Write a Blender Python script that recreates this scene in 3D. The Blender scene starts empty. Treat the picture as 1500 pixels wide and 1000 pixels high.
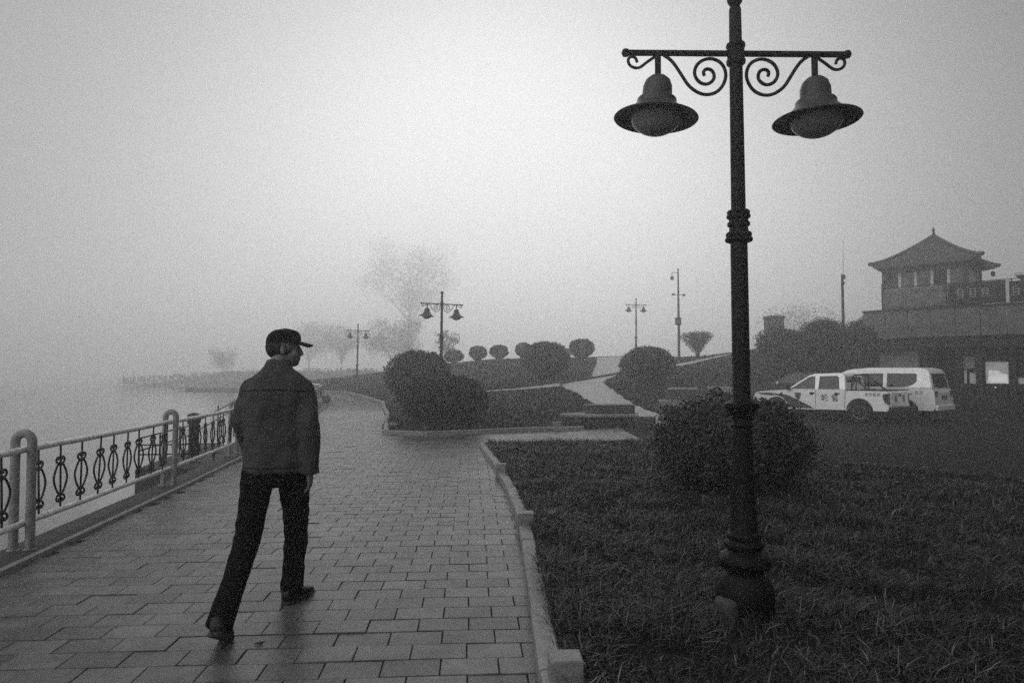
import bpy, bmesh, math, random
import numpy as np
from mathutils import Vector, Matrix, noise

random.seed(7)
rng = np.random.default_rng(7)
R = math.radians
PI = math.pi
scene = bpy.context.scene
C = scene.collection

# ------------------------------------------------------------------ helpers
def grey(v): return (v, v, v, 1.0)

def tag(o, label=None, cat=None, group=None, kind=None):
    if label: o['label'] = label
    if cat: o['category'] = cat
    if group: o['group'] = group
    if kind: o['kind'] = kind
    return o

def empty(name, loc=(0, 0, 0), rz=0.0, label=None, cat=None, group=None):
    o = bpy.data.objects.new(name, None)
    o.empty_display_size = 0.2
    C.objects.link(o)
    o.location = loc
    o.rotation_euler = (0, 0, rz)
    return tag(o, label, cat, group)

class MB:
    def __init__(s): s.v = []; s.f = []
    def add(s, vs, fs):
        k = len(s.v)
        s.v += [tuple(v) for v in vs]
        s.f += [tuple(i + k for i in f) for f in fs]
        return s
    def box(s, c, size, rz=0.0, M=None):
        x, y, z = size[0] / 2, size[1] / 2, size[2] / 2
        vs = [Vector((sx * x, sy * y, sz * z)) for sz in (-1, 1) for sy in (-1, 1) for sx in (-1, 1)]
        T = Matrix.Translation(c) @ Matrix.Rotation(rz, 4, 'Z')
        if M is not None: T = M @ T
        return s.add([T @ v for v in vs], [(0, 2, 3, 1), (4, 5, 7, 6), (0, 1, 5, 4), (2, 6, 7, 3), (0, 4, 6, 2), (1, 3, 7, 5)])
    def tube(s, pts, r, n=8, cap=True):
        pts = [Vector(p) for p in pts]
        rs = r if isinstance(r, (list, tuple)) else [r] * len(pts)
        rings = []
        nrm = None
        for i, p in enumerate(pts):
            a = pts[max(i - 1, 0)]; b = pts[min(i + 1, len(pts) - 1)]
            t = (b - a).normalized()
            if nrm is None:
                ref = Vector((0, 0, 1)) if abs(t.z) < 0.9 else Vector((1, 0, 0))
                nrm = t.cross(ref).normalized()
            else:
                nrm = (nrm - t * nrm.dot(t)).normalized()
            bi = t.cross(nrm)
            rings.append([p + (nrm * math.cos(2 * PI * k / n) + bi * math.sin(2 * PI * k / n)) * rs[i] for k in range(n)])
        return s.rings(rings, cap)
    def rings(s, rings, cap=True):
        n = len(rings[0]); vs = [v for r_ in rings for v in r_]
        fs = []
        for i in range(len(rings) - 1):
            for k in range(n):
                fs.append((i * n + k, i * n + (k + 1) % n, (i + 1) * n + (k + 1) % n, (i + 1) * n + k))
        if cap:
            fs.append(tuple(range(n - 1, -1, -1)))
            fs.append(tuple((len(rings) - 1) * n + k for k in range(n)))
        return s.add(vs, fs)
    def lathe(s, prof, n=24, T=None):
        rings = [[Vector((max(r, 1e-4) * math.cos(2 * PI * k / n), max(r, 1e-4) * math.sin(2 * PI * k / n), z)) for k in range(n)] for r, z in prof]
        if T is not None: rings = [[T @ v for v in r_] for r_ in rings]
        return s.rings(rings)
    def prism(s, poly, y0, y1):           # poly in (x,z) extruded along y
        n = len(poly)
        vs = [(x, y0, z) for x, z in poly] + [(x, y1, z) for x, z in poly]
        fs = [tuple(range(n)), tuple(range(2 * n - 1, n - 1, -1))]
        for k in range(n): fs.append((k, k + n, (k + 1) % n + n, (k + 1) % n))
        return s.add(vs, fs)
    def plate(s, poly, z0, z1):           # poly in (x,y) extruded along z
        n = len(poly)
        vs = [(x, y, z0) for x, y in poly] + [(x, y, z1) for x, y in poly]
        fs = [tuple(range(n - 1, -1, -1)), tuple(range(n, 2 * n))]
        for k in range(n): fs.append((k, (k + 1) % n, (k + 1) % n + n, k + n))
        return s.add(vs, fs)
    def mesh(s, name, mat=None, smooth=False, fix=True):
        me = bpy.data.meshes.new(name)
        me.from_pydata([tuple(v) for v in s.v], [], s.f)
        me.update()
        if fix:
            bm = bmesh.new(); bm.from_mesh(me)
            bmesh.ops.recalc_face_normals(bm, faces=bm.faces)
            bm.to_mesh(me); bm.free()
        if mat: me.materials.append(mat)
        me.polygons.foreach_set('use_smooth', [bool(smooth)] * len(me.polygons))
        return me
    def build(s, name, mat=None, parent=None, smooth=False, bevel=0.0, seg=2, fix=True, auto=None):
        o = bpy.data.objects.new(name, s.mesh(name, mat, smooth, fix))
        C.objects.link(o)
        if parent: o.parent = parent
        if bevel:
            m = o.modifiers.new('bevel', 'BEVEL'); m.width = bevel; m.segments = seg; m.limit_method = 'ANGLE'; m.angle_limit = R(35)
        if auto:
            o.data.set_sharp_from_angle(angle=R(auto))
        return o

def mesh_obj(name, me, parent=None):
    o = bpy.data.objects.new(name, me); C.objects.link(o)
    if parent: o.parent = parent
    return o

def np_mesh(name, verts, loops, starts, totals, mat=None, smooth=False):
    me = bpy.data.meshes.new(name)
    me.vertices.add(len(verts)); me.vertices.foreach_set('co', np.asarray(verts, np.float32).ravel())
    me.loops.add(len(loops)); me.loops.foreach_set('vertex_index', np.asarray(loops, np.int32))
    me.polygons.add(len(starts))
    me.polygons.foreach_set('loop_start', np.asarray(starts, np.int32))
    me.polygons.foreach_set('loop_total', np.asarray(totals, np.int32))
    me.update(calc_edges=True); me.validate()
    me.polygons.foreach_set('use_smooth', np.full(len(me.polygons), bool(smooth)))
    if mat: me.materials.append(mat)
    return me

def copy_tree(o, parent=None):
    c = o.copy(); C.objects.link(c)
    if parent: c.parent = parent
    for ch in list(o.children): copy_tree(ch, c)
    return c

def ell(t): return t * t * (3 - 2 * t)
def sstep(a, b, x): return ell(min(max((x - a) / (b - a), 0), 1))

# ------------------------------------------------------------------ materials
def material(name, base, rough=0.6, var=0.25, scale=4.0, bump=0.0, bscale=40.0, spec=0.5, metal=0.0, island=None, dirt=0.0):
    m = bpy.data.materials.new(name); m.use_nodes = True
    nt = m.node_tree; n = nt.nodes; L = nt.links
    b = n['Principled BSDF']
    b.inputs['Roughness'].default_value = rough
    b.inputs['Metallic'].default_value = metal
    b.inputs['Specular IOR Level'].default_value = spec
    tc = n.new('ShaderNodeTexCoord')
    nz = n.new('ShaderNodeTexNoise'); nz.inputs['Scale'].default_value = scale; nz.inputs['Detail'].default_value = 6; nz.inputs['Roughness'].default_value = 0.6
    L.new(tc.outputs['Object'], nz.inputs['Vector'])
    rp = n.new('ShaderNodeValToRGB')
    rp.color_ramp.elements[0].position = 0.3; rp.color_ramp.elements[1].position = 0.7
    rp.color_ramp.elements[0].color = grey(base * (1 - var)); rp.color_ramp.elements[1].color = grey(min(base * (1 + var), .9))
    L.new(nz.outputs['Fac'], rp.inputs['Fac'])
    out = rp.outputs['Color']
    if island:
        g = n.new('ShaderNodeNewGeometry')
        mr = n.new('ShaderNodeMapRange'); mr.inputs['To Min'].default_value = 1 - island; mr.inputs['To Max'].default_value = 1 + island
        L.new(g.outputs['Random Per Island'], mr.inputs['Value'])
        mx = n.new('ShaderNodeMix'); mx.data_type = 'RGBA'; mx.blend_type = 'MULTIPLY'; mx.inputs[0].default_value = 1
        L.new(out, mx.inputs[6]); L.new(mr.outputs[0], mx.inputs[7]); out = mx.outputs[2]
    if dirt:
        n2 = n.new('ShaderNodeTexNoise'); n2.inputs['Scale'].default_value = scale * 3.1; n2.inputs['Detail'].default_value = 8; n2.inputs['Roughness'].default_value = .7
        L.new(tc.outputs['Object'], n2.inputs['Vector'])
        r2 = n.new('ShaderNodeValToRGB'); r2.color_ramp.elements[0].position = .47; r2.color_ramp.elements[1].position = .62
        r2.color_ramp.elements[0].color = grey(1); r2.color_ramp.elements[1].color = grey(1 - dirt)
        L.new(n2.outputs['Fac'], r2.inputs['Fac'])
        mx = n.new('ShaderNodeMix'); mx.data_type = 'RGBA'; mx.blend_type = 'MULTIPLY'; mx.inputs[0].default_value = 1
        L.new(out, mx.inputs[6]); L.new(r2.outputs['Color'], mx.inputs[7]); out = mx.outputs[2]
    L.new(out, b.inputs['Base Color'])
    if bump:
        n3 = n.new('ShaderNodeTexNoise'); n3.inputs['Scale'].default_value = bscale; n3.inputs['Detail'].default_value = 5
        L.new(tc.outputs['Object'], n3.inputs['Vector'])
        bp = n.new('ShaderNodeBump'); bp.inputs['Strength'].default_value = bump; bp.inputs['Distance'].default_value = 0.02
        L.new(n3.outputs['Fac'], bp.inputs['Height']); L.new(bp.outputs['Normal'], b.inputs['Normal'])
    return m

def emit(name, v, strength):
    m = bpy.data.materials.new(name); m.use_nodes = True
    n = m.node_tree.nodes; L = m.node_tree.links
    b = n['Principled BSDF']; b.inputs['Base Color'].default_value = grey(.5)
    tc = n.new('ShaderNodeTexCoord'); nz = n.new('ShaderNodeTexNoise'); nz.inputs['Scale'].default_value = 2.2; nz.inputs['Detail'].default_value = 3
    L.new(tc.outputs['Object'], nz.inputs['Vector'])
    rp = n.new('ShaderNodeValToRGB'); rp.color_ramp.elements[0].position = .35; rp.color_ramp.elements[1].position = .6
    rp.color_ramp.elements[0].color = grey(v * .45); rp.color_ramp.elements[1].color = grey(v)
    L.new(nz.outputs['Fac'], rp.inputs['Fac']); L.new(rp.outputs['Color'], b.inputs['Emission Color'])
    b.inputs['Emission Strength'].default_value = strength
    return m

M = {
 'paving': material('wet_paving', .082, .35, .35, 2.0, .16, 90, .22, island=.32, dirt=.4),
 'bedding': material('joint_sand', .02, .9, .3),
 'concrete': material('quay_concrete', .04, .7, .35, 2.5, .4, 30, dirt=.3),
 'kerb': material('kerb_granite', .20, .6, .2, 5, .3, 90, island=.12, dirt=.3),
 'soil': material('lawn_soil', .018, .95, .4, 3, .6, 20),
 'hillgrass': material('hill_turf', .014, .95, .45, 5, .9, 14),
 'grass': material('grass_blades', .034, .45, .5, .9, island=.75, spec=.4),
 'asphalt': material('old_asphalt', .018, .9, .3, 1.2, .4, 60, .2, dirt=.2),
 'hillpath': material('path_paving', .34, .6, .2, 3, .3, 30),
 'water': material('lake_water', .012, .10, .2, .3, .10, 1.3, .5),
 'iron': material('painted_iron', .005, .5, .3, 9, .3, 60, .22, dirt=.3),
 'iron_dull': material('dull_iron', .02, .6, .3, 9, .2, 80),
 'glass_bowl': material('lamp_bowl_glass', .22, .3, .15, 3, spec=.4),
 'shade': material('lamp_shade_paint', .034, .45, .25, 6, .1, 40, .35),
 'rail': material('galvanised_rail', .78, .5, .22, 7, .25, 50, dirt=.55),
 'post': material('post_paint', .24, .6, .2, 6, .2, 60, dirt=.4),
 'leaf': material('clipped_leaf', .008, .5, .35, 2.5, island=.55, spec=.3),
 'leaf_near': material('broad_leaf', .020, .42, .45, 2.5, island=.7, spec=.28),
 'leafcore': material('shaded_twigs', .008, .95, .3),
 'bark': material('bark', .03, .9, .4, 8, .7, 30),
 'stone': material('rough_stone', .20, .7, .25, 3, .5, 25, dirt=.25),
 'stone_dark': material('old_stone', .06, .8, .3, 3, .5, 25, dirt=.35),
 'skin': material('skin', .12, .55, .08, 20),
 'jacket': material('jacket_cloth', .048, .85, .18, 6, .25, 250),
 'seam': material('jacket_seam', .012, .9, .1),
 'trousers': material('dark_trousers', .005, .85, .2, 8, .2, 250),
 'cap': material('black_cap', .007, .8, .2, 8, .2, 200),
 'hair': material('hair', .008, .6, .3, 60),
 'shoe': material('dark_shoe', .009, .4, .2, 8),
 'sole': material('shoe_sole', .025, .8, .2, 8),
 'white_paint': material('white_car_paint', .90, .35, .03, 1.5, spec=.5, metal=.3, dirt=.10),
 'van_paint': material('van_paint', .78, .35, .05, 1.5, spec=.5, metal=.3, dirt=.14),
 'livery': material('dark_livery', .035, .35, .1),
 'black_paint': material('black_car_paint', .012, .22, .1),
 'carglass': material('car_glass', .022, .08, .25, .8, spec=.6),
 'tyre': material('tyre_rubber', .012, .9, .2),
 'rim': material('alloy_rim', .28, .4, .2, metal=.3),
 'trim': material('black_trim', .012, .55, .2),
 'tail': material('tail_lamp', .03, .2, .1),
 'lamp_lens': material('headlamp_lens', .55, .15, .1),
 'plate': material('number_plate', .08, .4, .1),
 'letter': material('dark_lettering', .03, .5, .1),
 'greyletter': material('grey_lettering', .22, .5, .1),
 'shield': material('badge_field', .16, .5, .2),
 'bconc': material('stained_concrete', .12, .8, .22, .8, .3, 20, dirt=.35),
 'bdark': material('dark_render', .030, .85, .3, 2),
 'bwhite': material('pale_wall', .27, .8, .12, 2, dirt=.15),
 'tile': material('grey_roof_tile', .05, .6, .25, 3, .3, 30),
 'ridge': material('ridge_tile', .05, .6, .25, 3),
 'wood': material('dark_timber', .045, .7, .25, 3),
 'column': material('painted_column', .45, .6, .15, 4),
 'panel': material('lattice_panel', .045, .7, .3, 4),
 'bglass': material('window_glass', .03, .1, .2),
 'banner': material('dark_banner', .022, .7, .2, 3),
 'mesh_cloth': material('pale_netting', .13, .8, .45, 3.0),
 'banner_mark': material('banner_lettering', .20, .7, .1),
 'lit': emit('lit_window', .9, .55),
 'lit_mid': emit('half_lit_window', .9, .16),
 'lit_dim': emit('dim_lit_window', .9, .10),
 'bulb': emit('status_light', .9, 1.5),
 'brick': material('old_brick', .06, .85, .3, 6, .4, 30),
}
def tussock(m):
    n = m.node_tree.nodes; L = m.node_tree.links
    for nd in n:
        if nd.type == 'MAP_RANGE':
            geo = nd.inputs['Value'].links[0].from_node
            rp = n.new('ShaderNodeValToRGB'); e = rp.color_ramp.elements
            e[0].position = 0; e[0].color = grey(.45); e[1].position = .72; e[1].color = grey(.85)
            a = e.new(.86); a.color = grey(1.0); a = e.new(1.0); a.color = (5, 5, 5, 1)
            L.new(geo.outputs['Random Per Island'], rp.inputs['Fac'])
            for l in list(nd.outputs[0].links): L.new(rp.outputs['Color'], l.to_socket)
tussock(M['grass'])
for nm_, sp in {'trousers': .05, 'jacket': .10, 'seam': .05, 'cap': .06, 'hair': .2, 'leaf': .10, 'leafcore': 0, 'soil': 0, 'hillgrass': .04, 'asphalt': .08, 'trim': .2, 'tyre': .08, 'grass': .18,
                'iron': .13, 'iron_dull': .15, 'bdark': .08, 'wood': .1, 'tile': .15, 'ridge': .12, 'bconc': .15, 'mesh_cloth': .1, 'panel': .1, 'banner': .1, 'stone_dark': .15, 'concrete': .2, 'shoe': .25, 'bark': .1, 'brick': .1}.items():
    M[nm_].node_tree.nodes['Principled BSDF'].inputs['Specular IOR Level'].default_value = sp
# wavy water: long low ripples
def ripple(m):
    n = m.node_tree.nodes; L = m.node_tree.links
    for nd in n:
        if nd.type == 'BUMP': nd.inputs['Distance'].default_value = .05; nd.inputs['Strength'].default_value = .25
ripple(M['water'])
# roof tile ribs
def ribs(m, sc):
    n = m.node_tree.nodes; L = m.node_tree.links
    return m

# ------------------------------------------------------------------ camera
F = 1000.0; PITCH = R(2.75); CAMZ = 1.5
cam = bpy.data.cameras.new('camera'); cam.lens = 24; cam.sensor_width = 36; cam.clip_end = 3000; cam.clip_start = .05
co = bpy.data.objects.new('camera', cam); C.objects.link(co)
co.location = (0, 0, CAMZ); co.rotation_euler = (R(90) + PITCH, 0, 0)
scene.camera = co

def at(px, d, py=None, z=None):
    """world point of a pixel of the photograph at a distance d"""
    u = (px - 750) / F; v = (500 - (py if py is not None else 548)) / F
    k = math.cos(PITCH) - v * math.sin(PITCH)
    return Vector((u / k * d, d, z if z is not None else CAMZ + (math.sin(PITCH) + v * math.cos(PITCH)) / k * d))

# ------------------------------------------------------------------ terrain
def rise(d): return .5 * sstep(27, 42, d)

ISLAND = [(-3.2, 17.05), (-2.06, 16.7), (-.32, 17.6), (1.94, 18.5), (3.6, 19.6), (4.6, 21.4), (7, 24.6), (9.5, 28.2), (13, 30.5), (18, 33), (19.4, 37.3), (24.5, 42.8), (31, 50), (60, 52), (60, 190), (-60, 190), (-60, 60), (-22, 46), (-14, 42), (-9.1, 38), (-6.1, 32), (-4.4, 24)]
def inside(poly, X, Y):
    X = np.asarray(X, float); Y = np.asarray(Y, float); r = np.zeros(X.shape, bool)
    n = len(poly)
    for i in range(n):
        x0, y0 = poly[i]; x1, y1 = poly[(i + 1) % n]
        c = ((y0 > Y) != (y1 > Y)) & (X < (x1 - x0) * (Y - y0) / ((y1 - y0) or 1e-9) + x0)
        r ^= c
    return r
def edge_dist(poly, X, Y):
    X = np.asarray(X, float); Y = np.asarray(Y, float); d = np.full(X.shape, 1e9); n = len(poly)
    for i in range(n):
        x0, y0 = poly[i]; x1, y1 = poly[(i + 1) % n]
        L2 = (x1 - x0) ** 2 + (y1 - y0) ** 2
        t = np.clip(((X - x0) * (x1 - x0) + (Y - y0) * (y1 - y0)) / L2, 0, 1)
        d = np.minimum(d, np.hypot(X - x0 - t * (x1 - x0), Y - y0 - t * (y1 - y0)))
    return d

CP = np.array([(-3.2, 17.1, .09), (-.3, 17.7, .09), (2, 18.6, .09), (4, 20.5, .06), (5.2, 22.5, .1), (7, 25, .1), (9.5, 28.5, .1), (13, 31, .2), (18, 33.5, .3),
 (-4.4, 24, .12), (-2.3, 22.3, .43), (-6.1, 32, .25), (-9.7, 42, .85), (-14, 43, .6), (-1.3, 45, 2.4), (3, 45, 2.42), (8, 45, 2.65), (11.2, 45, 2.55), (15, 45.5, 2.75),
 (0, 30, 1.08), (4.3, 30, 1.0), (4.2, 25.5, .4), (1, 24, .55), (6.6, 32, 1.1), (1.5, 34, 1.3), (-4, 39, 1.5), (-7, 50, 1.9), (0, 62, 2.2), (8, 62, 2.3), (-14, 62, 1.2), (0, 95, 1.2), (25, 62, 2.5),
 (13.6, 35.5, 2.35), (17, 37, 2.5), (19.3, 38.6, 3.1), (22, 42.5, 3.2), (11, 38, 2.1), (24, 50, 2.6), (40, 62, 2.4), (-30, 62, .6), (-60, 70, .3), (-100, 100, .3), (40, 130, 1), (-40, 130, .8), (0, 180, 1), (60, 180, 1), (-150, 180, .5)])
def tps_fit(P):
    n = len(P); d2 = ((P[:, None, :2] - P[None, :, :2]) ** 2).sum(-1)
    K = np.where(d2 > 0, d2 * np.log(np.maximum(d2, 1e-12)) * .5, 0) + np.eye(n) * 1.5
    Q = np.c_[np.ones(n), P[:, :2]]
    A = np.block([[K, Q], [Q.T, np.zeros((3, 3))]])
    return np.linalg.solve(A, np.r_[P[:, 2], 0, 0, 0])
TW = tps_fit(CP)
def tps(X, Y):
    X = np.asarray(X, float); Y = np.asarray(Y, float)
    r = TW[-3] + TW[-2] * X + TW[-1] * Y
    for i, (x, y, z) in enumerate(CP):
        d2 = (X - x) ** 2 + (Y - y) ** 2
        r = r + TW[i] * np.where(d2 > 0, d2 * np.log(np.maximum(d2, 1e-12)) * .5, 0)
    return np.clip(r, -.1, 3.5)
def road_z(X, Y):
    X = np.asarray(X, float); Y = np.asarray(Y, float)
    t = np.clip((X - 3.5) / 9, 0, 1); t = t * t * (3 - 2 * t)
    return -.22 * t
def height(X, Y):
    X = np.asarray(X, float); Y = np.asarray(Y, float)
    ins = inside(ISLAND, X, Y); d = edge_dist(ISLAND, X, Y)
    t = np.where(ins, np.clip(d / .16, 0, 1), 0)
    low = road_z(X, Y) - .04
    lr = np.where(X < -4, .5 * np.clip((Y - 27) / 15, 0, 1) ** 2 * (3 - 2 * np.clip((Y - 27) / 15, 0, 1)), 0)
    low = low + lr - np.where(X < -4, .03, 0)
    hi = np.maximum(tps(X, Y), low + .09)
    return low * (1 - t) + hi * t
def hz(x, y): return float(height(np.array([x]), np.array([y]))[0])

# quay (railing) line: where the promenade ends at the lake
POSTS = [(-3.72, 2.5), (-4.17, 5.88), (-4.62, 9.26), (-5.12, 12.6), (-5.72, 15.9), (-6.33, 19.2), (-6.98, 22.45), (-7.62, 25.7), (-8.28, 29.0), (-8.98, 32.3)]
QUAY = [(-3.2, -4)] + [(x - .1, y) for x, y in POSTS] + [(-12.4, 36.2), (-15.5, 42), (-18, 56), (-20, 80), (-24, 200)]
def quay_x(y):
    for (x0, y0), (x1, y1) in zip(QUAY, QUAY[1:]):
        if y0 <= y <= y1: return x0 + (x1 - x0) * (y - y0) / (y1 - y0)
    return QUAY[0][0]

def grid_patch(xs, ys):
    X, Y = np.meshgrid(xs, ys); Z = height(X, Y)
    V = np.c_[X.ravel(), Y.ravel(), Z.ravel()]
    nx, ny = len(xs), len(ys)
    i = np.arange(nx * ny).reshape(ny, nx)
    q = np.stack([i[:-1, :-1], i[:-1, 1:], i[1:, 1:], i[1:, :-1]], -1).reshape(-1, 4)
    # drop cells out over the lake
    cx = V[q, 0].mean(1); cy = V[q, 1].mean(1)
    qx = np.array([quay_x(v) for v in cy])
    q = q[cx > qx + .25]
    return V, q
xs = np.concatenate([np.arange(-158, -16, 2.0), np.arange(-16, 26, .22), np.arange(26, 60, 1.5)])
ys = np.concatenate([np.arange(-4, 14, .8), np.arange(14, 52, .22), np.arange(52, 186, 2.5)])
V, q = grid_patch(xs, ys)
me = np_mesh('ground', V, q.ravel(), np.arange(len(q)) * 4, np.full(len(q), 4), M['hillgrass'], True)
tag(mesh_obj('ground', me), kind='structure')

# lake
w = MB().add([(-340, -40, -.95), (60, -40, -.95), (60, 340, -.95), (-340, 340, -.95)], [(0, 1, 2, 3)])
tag(w.build('water', M['water'], fix=False), kind='structure')

# quay wall and dark gutter strip
q_ = MB()
pts = [Vector((x, y, rise(y))) for x, y in QUAY]
fine = []
for a, b in zip(pts, pts[1:]):
    k = max(1, int((b - a).length / 1.2))
    for j in range(k):
        t = j / k; p = a.lerp(b, t); p.z = rise(p.y); fine.append(p)
fine.append(pts[-1])
rows = []
for i, p in enumerate(fine):
    a = fine[max(i - 1, 0)]; b = fine[min(i + 1, len(fine) - 1)]
    t = (b - a); t.z = 0; t.normalize(); nrm = Vector((t.y, -t.x, 0))
    j = .02 * noise.noise(p * 1.7)
    o1 = p - nrm * (.06 + j)
    rows.append([Vector((o1.x, o1.y, -1.6)), Vector((o1.x, o1.y, p.z + .012)), Vector((p.x, p.y, p.z + .020 + j * .1)) + nrm * .30, Vector((p.x, p.y, p.z - .5)) + nrm * .30])
q_.rings(rows)
tag(q_.build('quay', M['concrete'], smooth=False), kind='structure')
e_ = MB()
rows = []
for i, p in enumerate(fine):
    a = fine[max(i - 1, 0)]; b = fine[min(i + 1, len(fine) - 1)]
    t = (b - a); t.z = 0; t.normalize(); nrm = Vector((t.y, -t.x, 0))
    p1 = p + nrm * .30; p2 = p + nrm * .36
    rows.append([Vector((p1.x, p1.y, p.z - .1)), Vector((p1.x, p1.y, p.z + .032)), Vector((p2.x, p2.y, p.z + .032)), Vector((p2.x, p2.y, p.z - .1))])
e_.rings(rows)
tag(e_.build('paving_edging', M['kerb']), kind='structure')

# near kerb line (left face) and near lawn
KERB = [(.34, -1.0), (.25, 1.5), (.135, 3.32), (.10, 5.0), (.065, 6.76), (-.07, 8.7), (-.34, 11.36), (-.58, 13.3), (-.66, 14.05), (-.58, 14.5)]
def kerb_x(y):
    for (x0, y0), (x1, y1) in zip(KERB, KERB[1:]):
        if y0 <= y <= y1: return x0 + (x1 - x0) * (y - y0) / (y1 - y0)
    return KERB[0][0] if y < KERB[0][1] else KERB[-1][0]

# paving: every slab a bevelled tile, laid in running bond
def pave(name, rot, tw, th, poly_in, xr, yr, zf, mat, gap=.006):
    cr, sr = math.cos(rot), math.sin(rot)
    V = []; Lp = []; n = 0
    r0 = int(yr[0] / th) - 4; r1 = int(yr[1] / th) + 4
    c0 = int(xr[0] / tw) - 8; c1 = int(xr[1] / tw) + 8
    cen = []
    for r in range(r0, r1):
        wob = random.uniform(-.012, .012)
        for c in range(c0, c1):
            lx = (c + (.5 if r % 2 else 0)) * tw + wob; ly = r * th
            x = lx * cr - ly * sr; y = lx * sr + ly * cr
            cen.append((x, y, lx, ly))
    cen = np.array(cen)
    k = poly_in(cen[:, 0], cen[:, 1])
    cen = cen[k]
    for x, y, lx, ly in cen:
        g = gap * random.uniform(.75, 1.2)
        hw = tw / 2 - g / 2; hh = th / 2 - g / 2; b = .003
        dz = random.gauss(0, .0011); tx = random.gauss(0, .004); ty = random.gauss(0, .005)
        if random.random() < .05: dz -= .004
        z0 = zf(x, y)
        for (wx, wy, wz) in ((-hw, -hh, -.03), (hw, -hh, -.03), (hw, hh, -.03), (-hw, hh, -.03), (-hw, -hh, -b), (hw, -hh, -b), (hw, hh, -b), (-hw, hh, -b),
                             (-hw + b, -hh + b, 0), (hw - b, -hh + b, 0), (hw - b, hh - b, 0), (-hw + b, hh - b, 0)):
            V.append((x + wx * cr - wy * sr, y + wx * sr + wy * cr, z0 + dz + wz + wx * tx + wy * ty))
        for a in (0, 4):
            for e in range(4):
                Lp += [n + a + e, n + a + (e + 1) % 4, n + a + 4 + (e + 1) % 4, n + a + 4 + e]
        Lp += [n + 8, n + 9, n + 10, n + 11]
        n += 12
    nf = len(Lp) // 4
    me = np_mesh(name, V, Lp, np.arange(nf) * 4, np.full(nf, 4), mat)
    return mesh_obj(name, me)
NEAR_LAWN = KERB[:] + [(3.4, 14.8), (4.6, 12.4), (5.2, 11.4), (6.8, 9.1), (9, 6.6), (11, 3), (11, -1)]
def prom_in(X, Y):
    qx = np.array([quay_x(v) for v in Y])
    ok = (X > qx + .34) & (Y > -.5) & (Y < 48)
    ok &= ~(inside(ISLAND, X, Y) & (edge_dist(ISLAND, X, Y) > .16))
    ok &= ~(inside(NEAR_LAWN, X, Y) & (edge_dist(NEAR_LAWN, X, Y) > .16))
    ok &= (X < np.where(Y < 14.2, .6, 3.2)) & (X > -24)
    return ok
prom = pave('promenade', R(3.6), .3, .2, prom_in, (-28, 6), (-1, 50), lambda x, y: rise(y), M['paving'])
tag(prom, kind='structure')
bed = MB()
bpts = [(-3.6, 0)]
yy = np.arange(-2, 48, 1.0)
rows = [[Vector((quay_x(y) + .28, y, rise(y) - .014)), Vector(((.4 if y < 14 else (3.4 if y < 19 else kerb_x(14) - (y - 14) * .18)), y, rise(y) - .014))] for y in yy]
vs = [v for r_ in rows for v in r_]
bed.add(vs, [(2 * i, 2 * i + 1, 2 * i + 3, 2 * i + 2) for i in range(len(rows) - 1)])
tag(bed.build('joint_bed', M['bedding']), kind='structure')

# near lawn slab
lw = MB()
inner = [(x + .11, y) for x, y in KERB[:-2]] + [(-.52, 14.2), (-.45, 14.5)]
lp = inner + NEAR_LAWN[len(KERB):]
n = len(lp)
lw.add([(x, y, .085) for x, y in lp] + [(x, y, -.35) for x, y in lp], [tuple(range(n))] + [(k, (k + 1) % n, (k + 1) % n + n, k + n) for k in range(n)])
tag(lw.build('lawn', M['soil']), kind='structure')

# kerbs: stones about a metre long
def kerb_run(mb, line, w, h, zf, stone=1.0, side=1):
    pts = [Vector((x, y, 0)) for x, y in line]
    seg = []
    for a, b in zip(pts, pts[1:]):
        L_ = (b - a).length; k = max(1, round(L_ / stone))
        for j in range(k): seg.append((a.lerp(b, j / k), a.lerp(b, (j + 1) / k)))
    for a, b in seg:
        t = (b - a).normalized(); nr = Vector((t.y, -t.x, 0)) * side
        a = a + t * .004; b = b - t * .004
        hh = h + random.uniform(-.006, .006); off = nr * random.uniform(-.004, .004)
        za, zb = zf(a.x, a.y), zf(b.x, b.y)
        c = .012
        sec = lambda p, z: [p + off + Vector((0, 0, z - .2)), p + off + Vector((0, 0, z + hh - c)), p + off + nr * c + Vector((0, 0, z + hh)), p + off + nr * (w - c) + Vector((0, 0, z + hh)), p + off + nr * w + Vector((0, 0, z + hh - c)), p + off + nr * w + Vector((0, 0, z - .2))]
        mb.rings([sec(a, za), sec(b, zb)])
kb = MB()
kerb_run(kb, KERB, .115, .10, lambda x, y: 0)
tag(kb.build('lawn_kerb', M['kerb']), kind='structure')
ik = MB()
front = [ISLAND[0], ISLAND[1], ISLAND[2], ISLAND[3]]
kerb_run(ik, front, .14, .11, lambda x, y: 0, 1.0, -1)
left = [ISLAND[0]] + ISLAND[:-6:-1][:5]
kerb_run(ik, left, .14, .12, lambda x, y: rise(y), 1.0, 1)
tag(ik.build('island_kerb', M['kerb']), kind='structure')
def block(loc, rz, label, s=.15, h=.205):
    m_ = MB(); m_.box((0, 0, h / 2 - .06), (s, s, h + .12)); m_.box((0, 0, h + .001), (s * .9, s * .9, .004))
    o = m_.build('stone_block', M['kerb'], bevel=.006)
    o.location = loc; o.rotation_euler.z = rz
    return tag(o, label, 'stone block', 'stone blocks set along the kerbs')
block((.245, 3.215, 0), R(2), 'nearest square stone block against the kerb, cut off by the bottom of the picture')
block((.128, 6.50, 0), R(-1), 'second stone block along the lawn kerb, its pale top clear of the grass')
block((-.155, 10.0, 0), R(-6), 'farthest stone block on the lawn kerb, close to the path corner')
block((-3.12, 17.9, 0), R(10), 'stone block at the front corner of the far island kerb', .2, .22)
block((-3.62, 20.4, 0), R(10), 'stone block midway along the left kerb of the far island', .2, .22)
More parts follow.
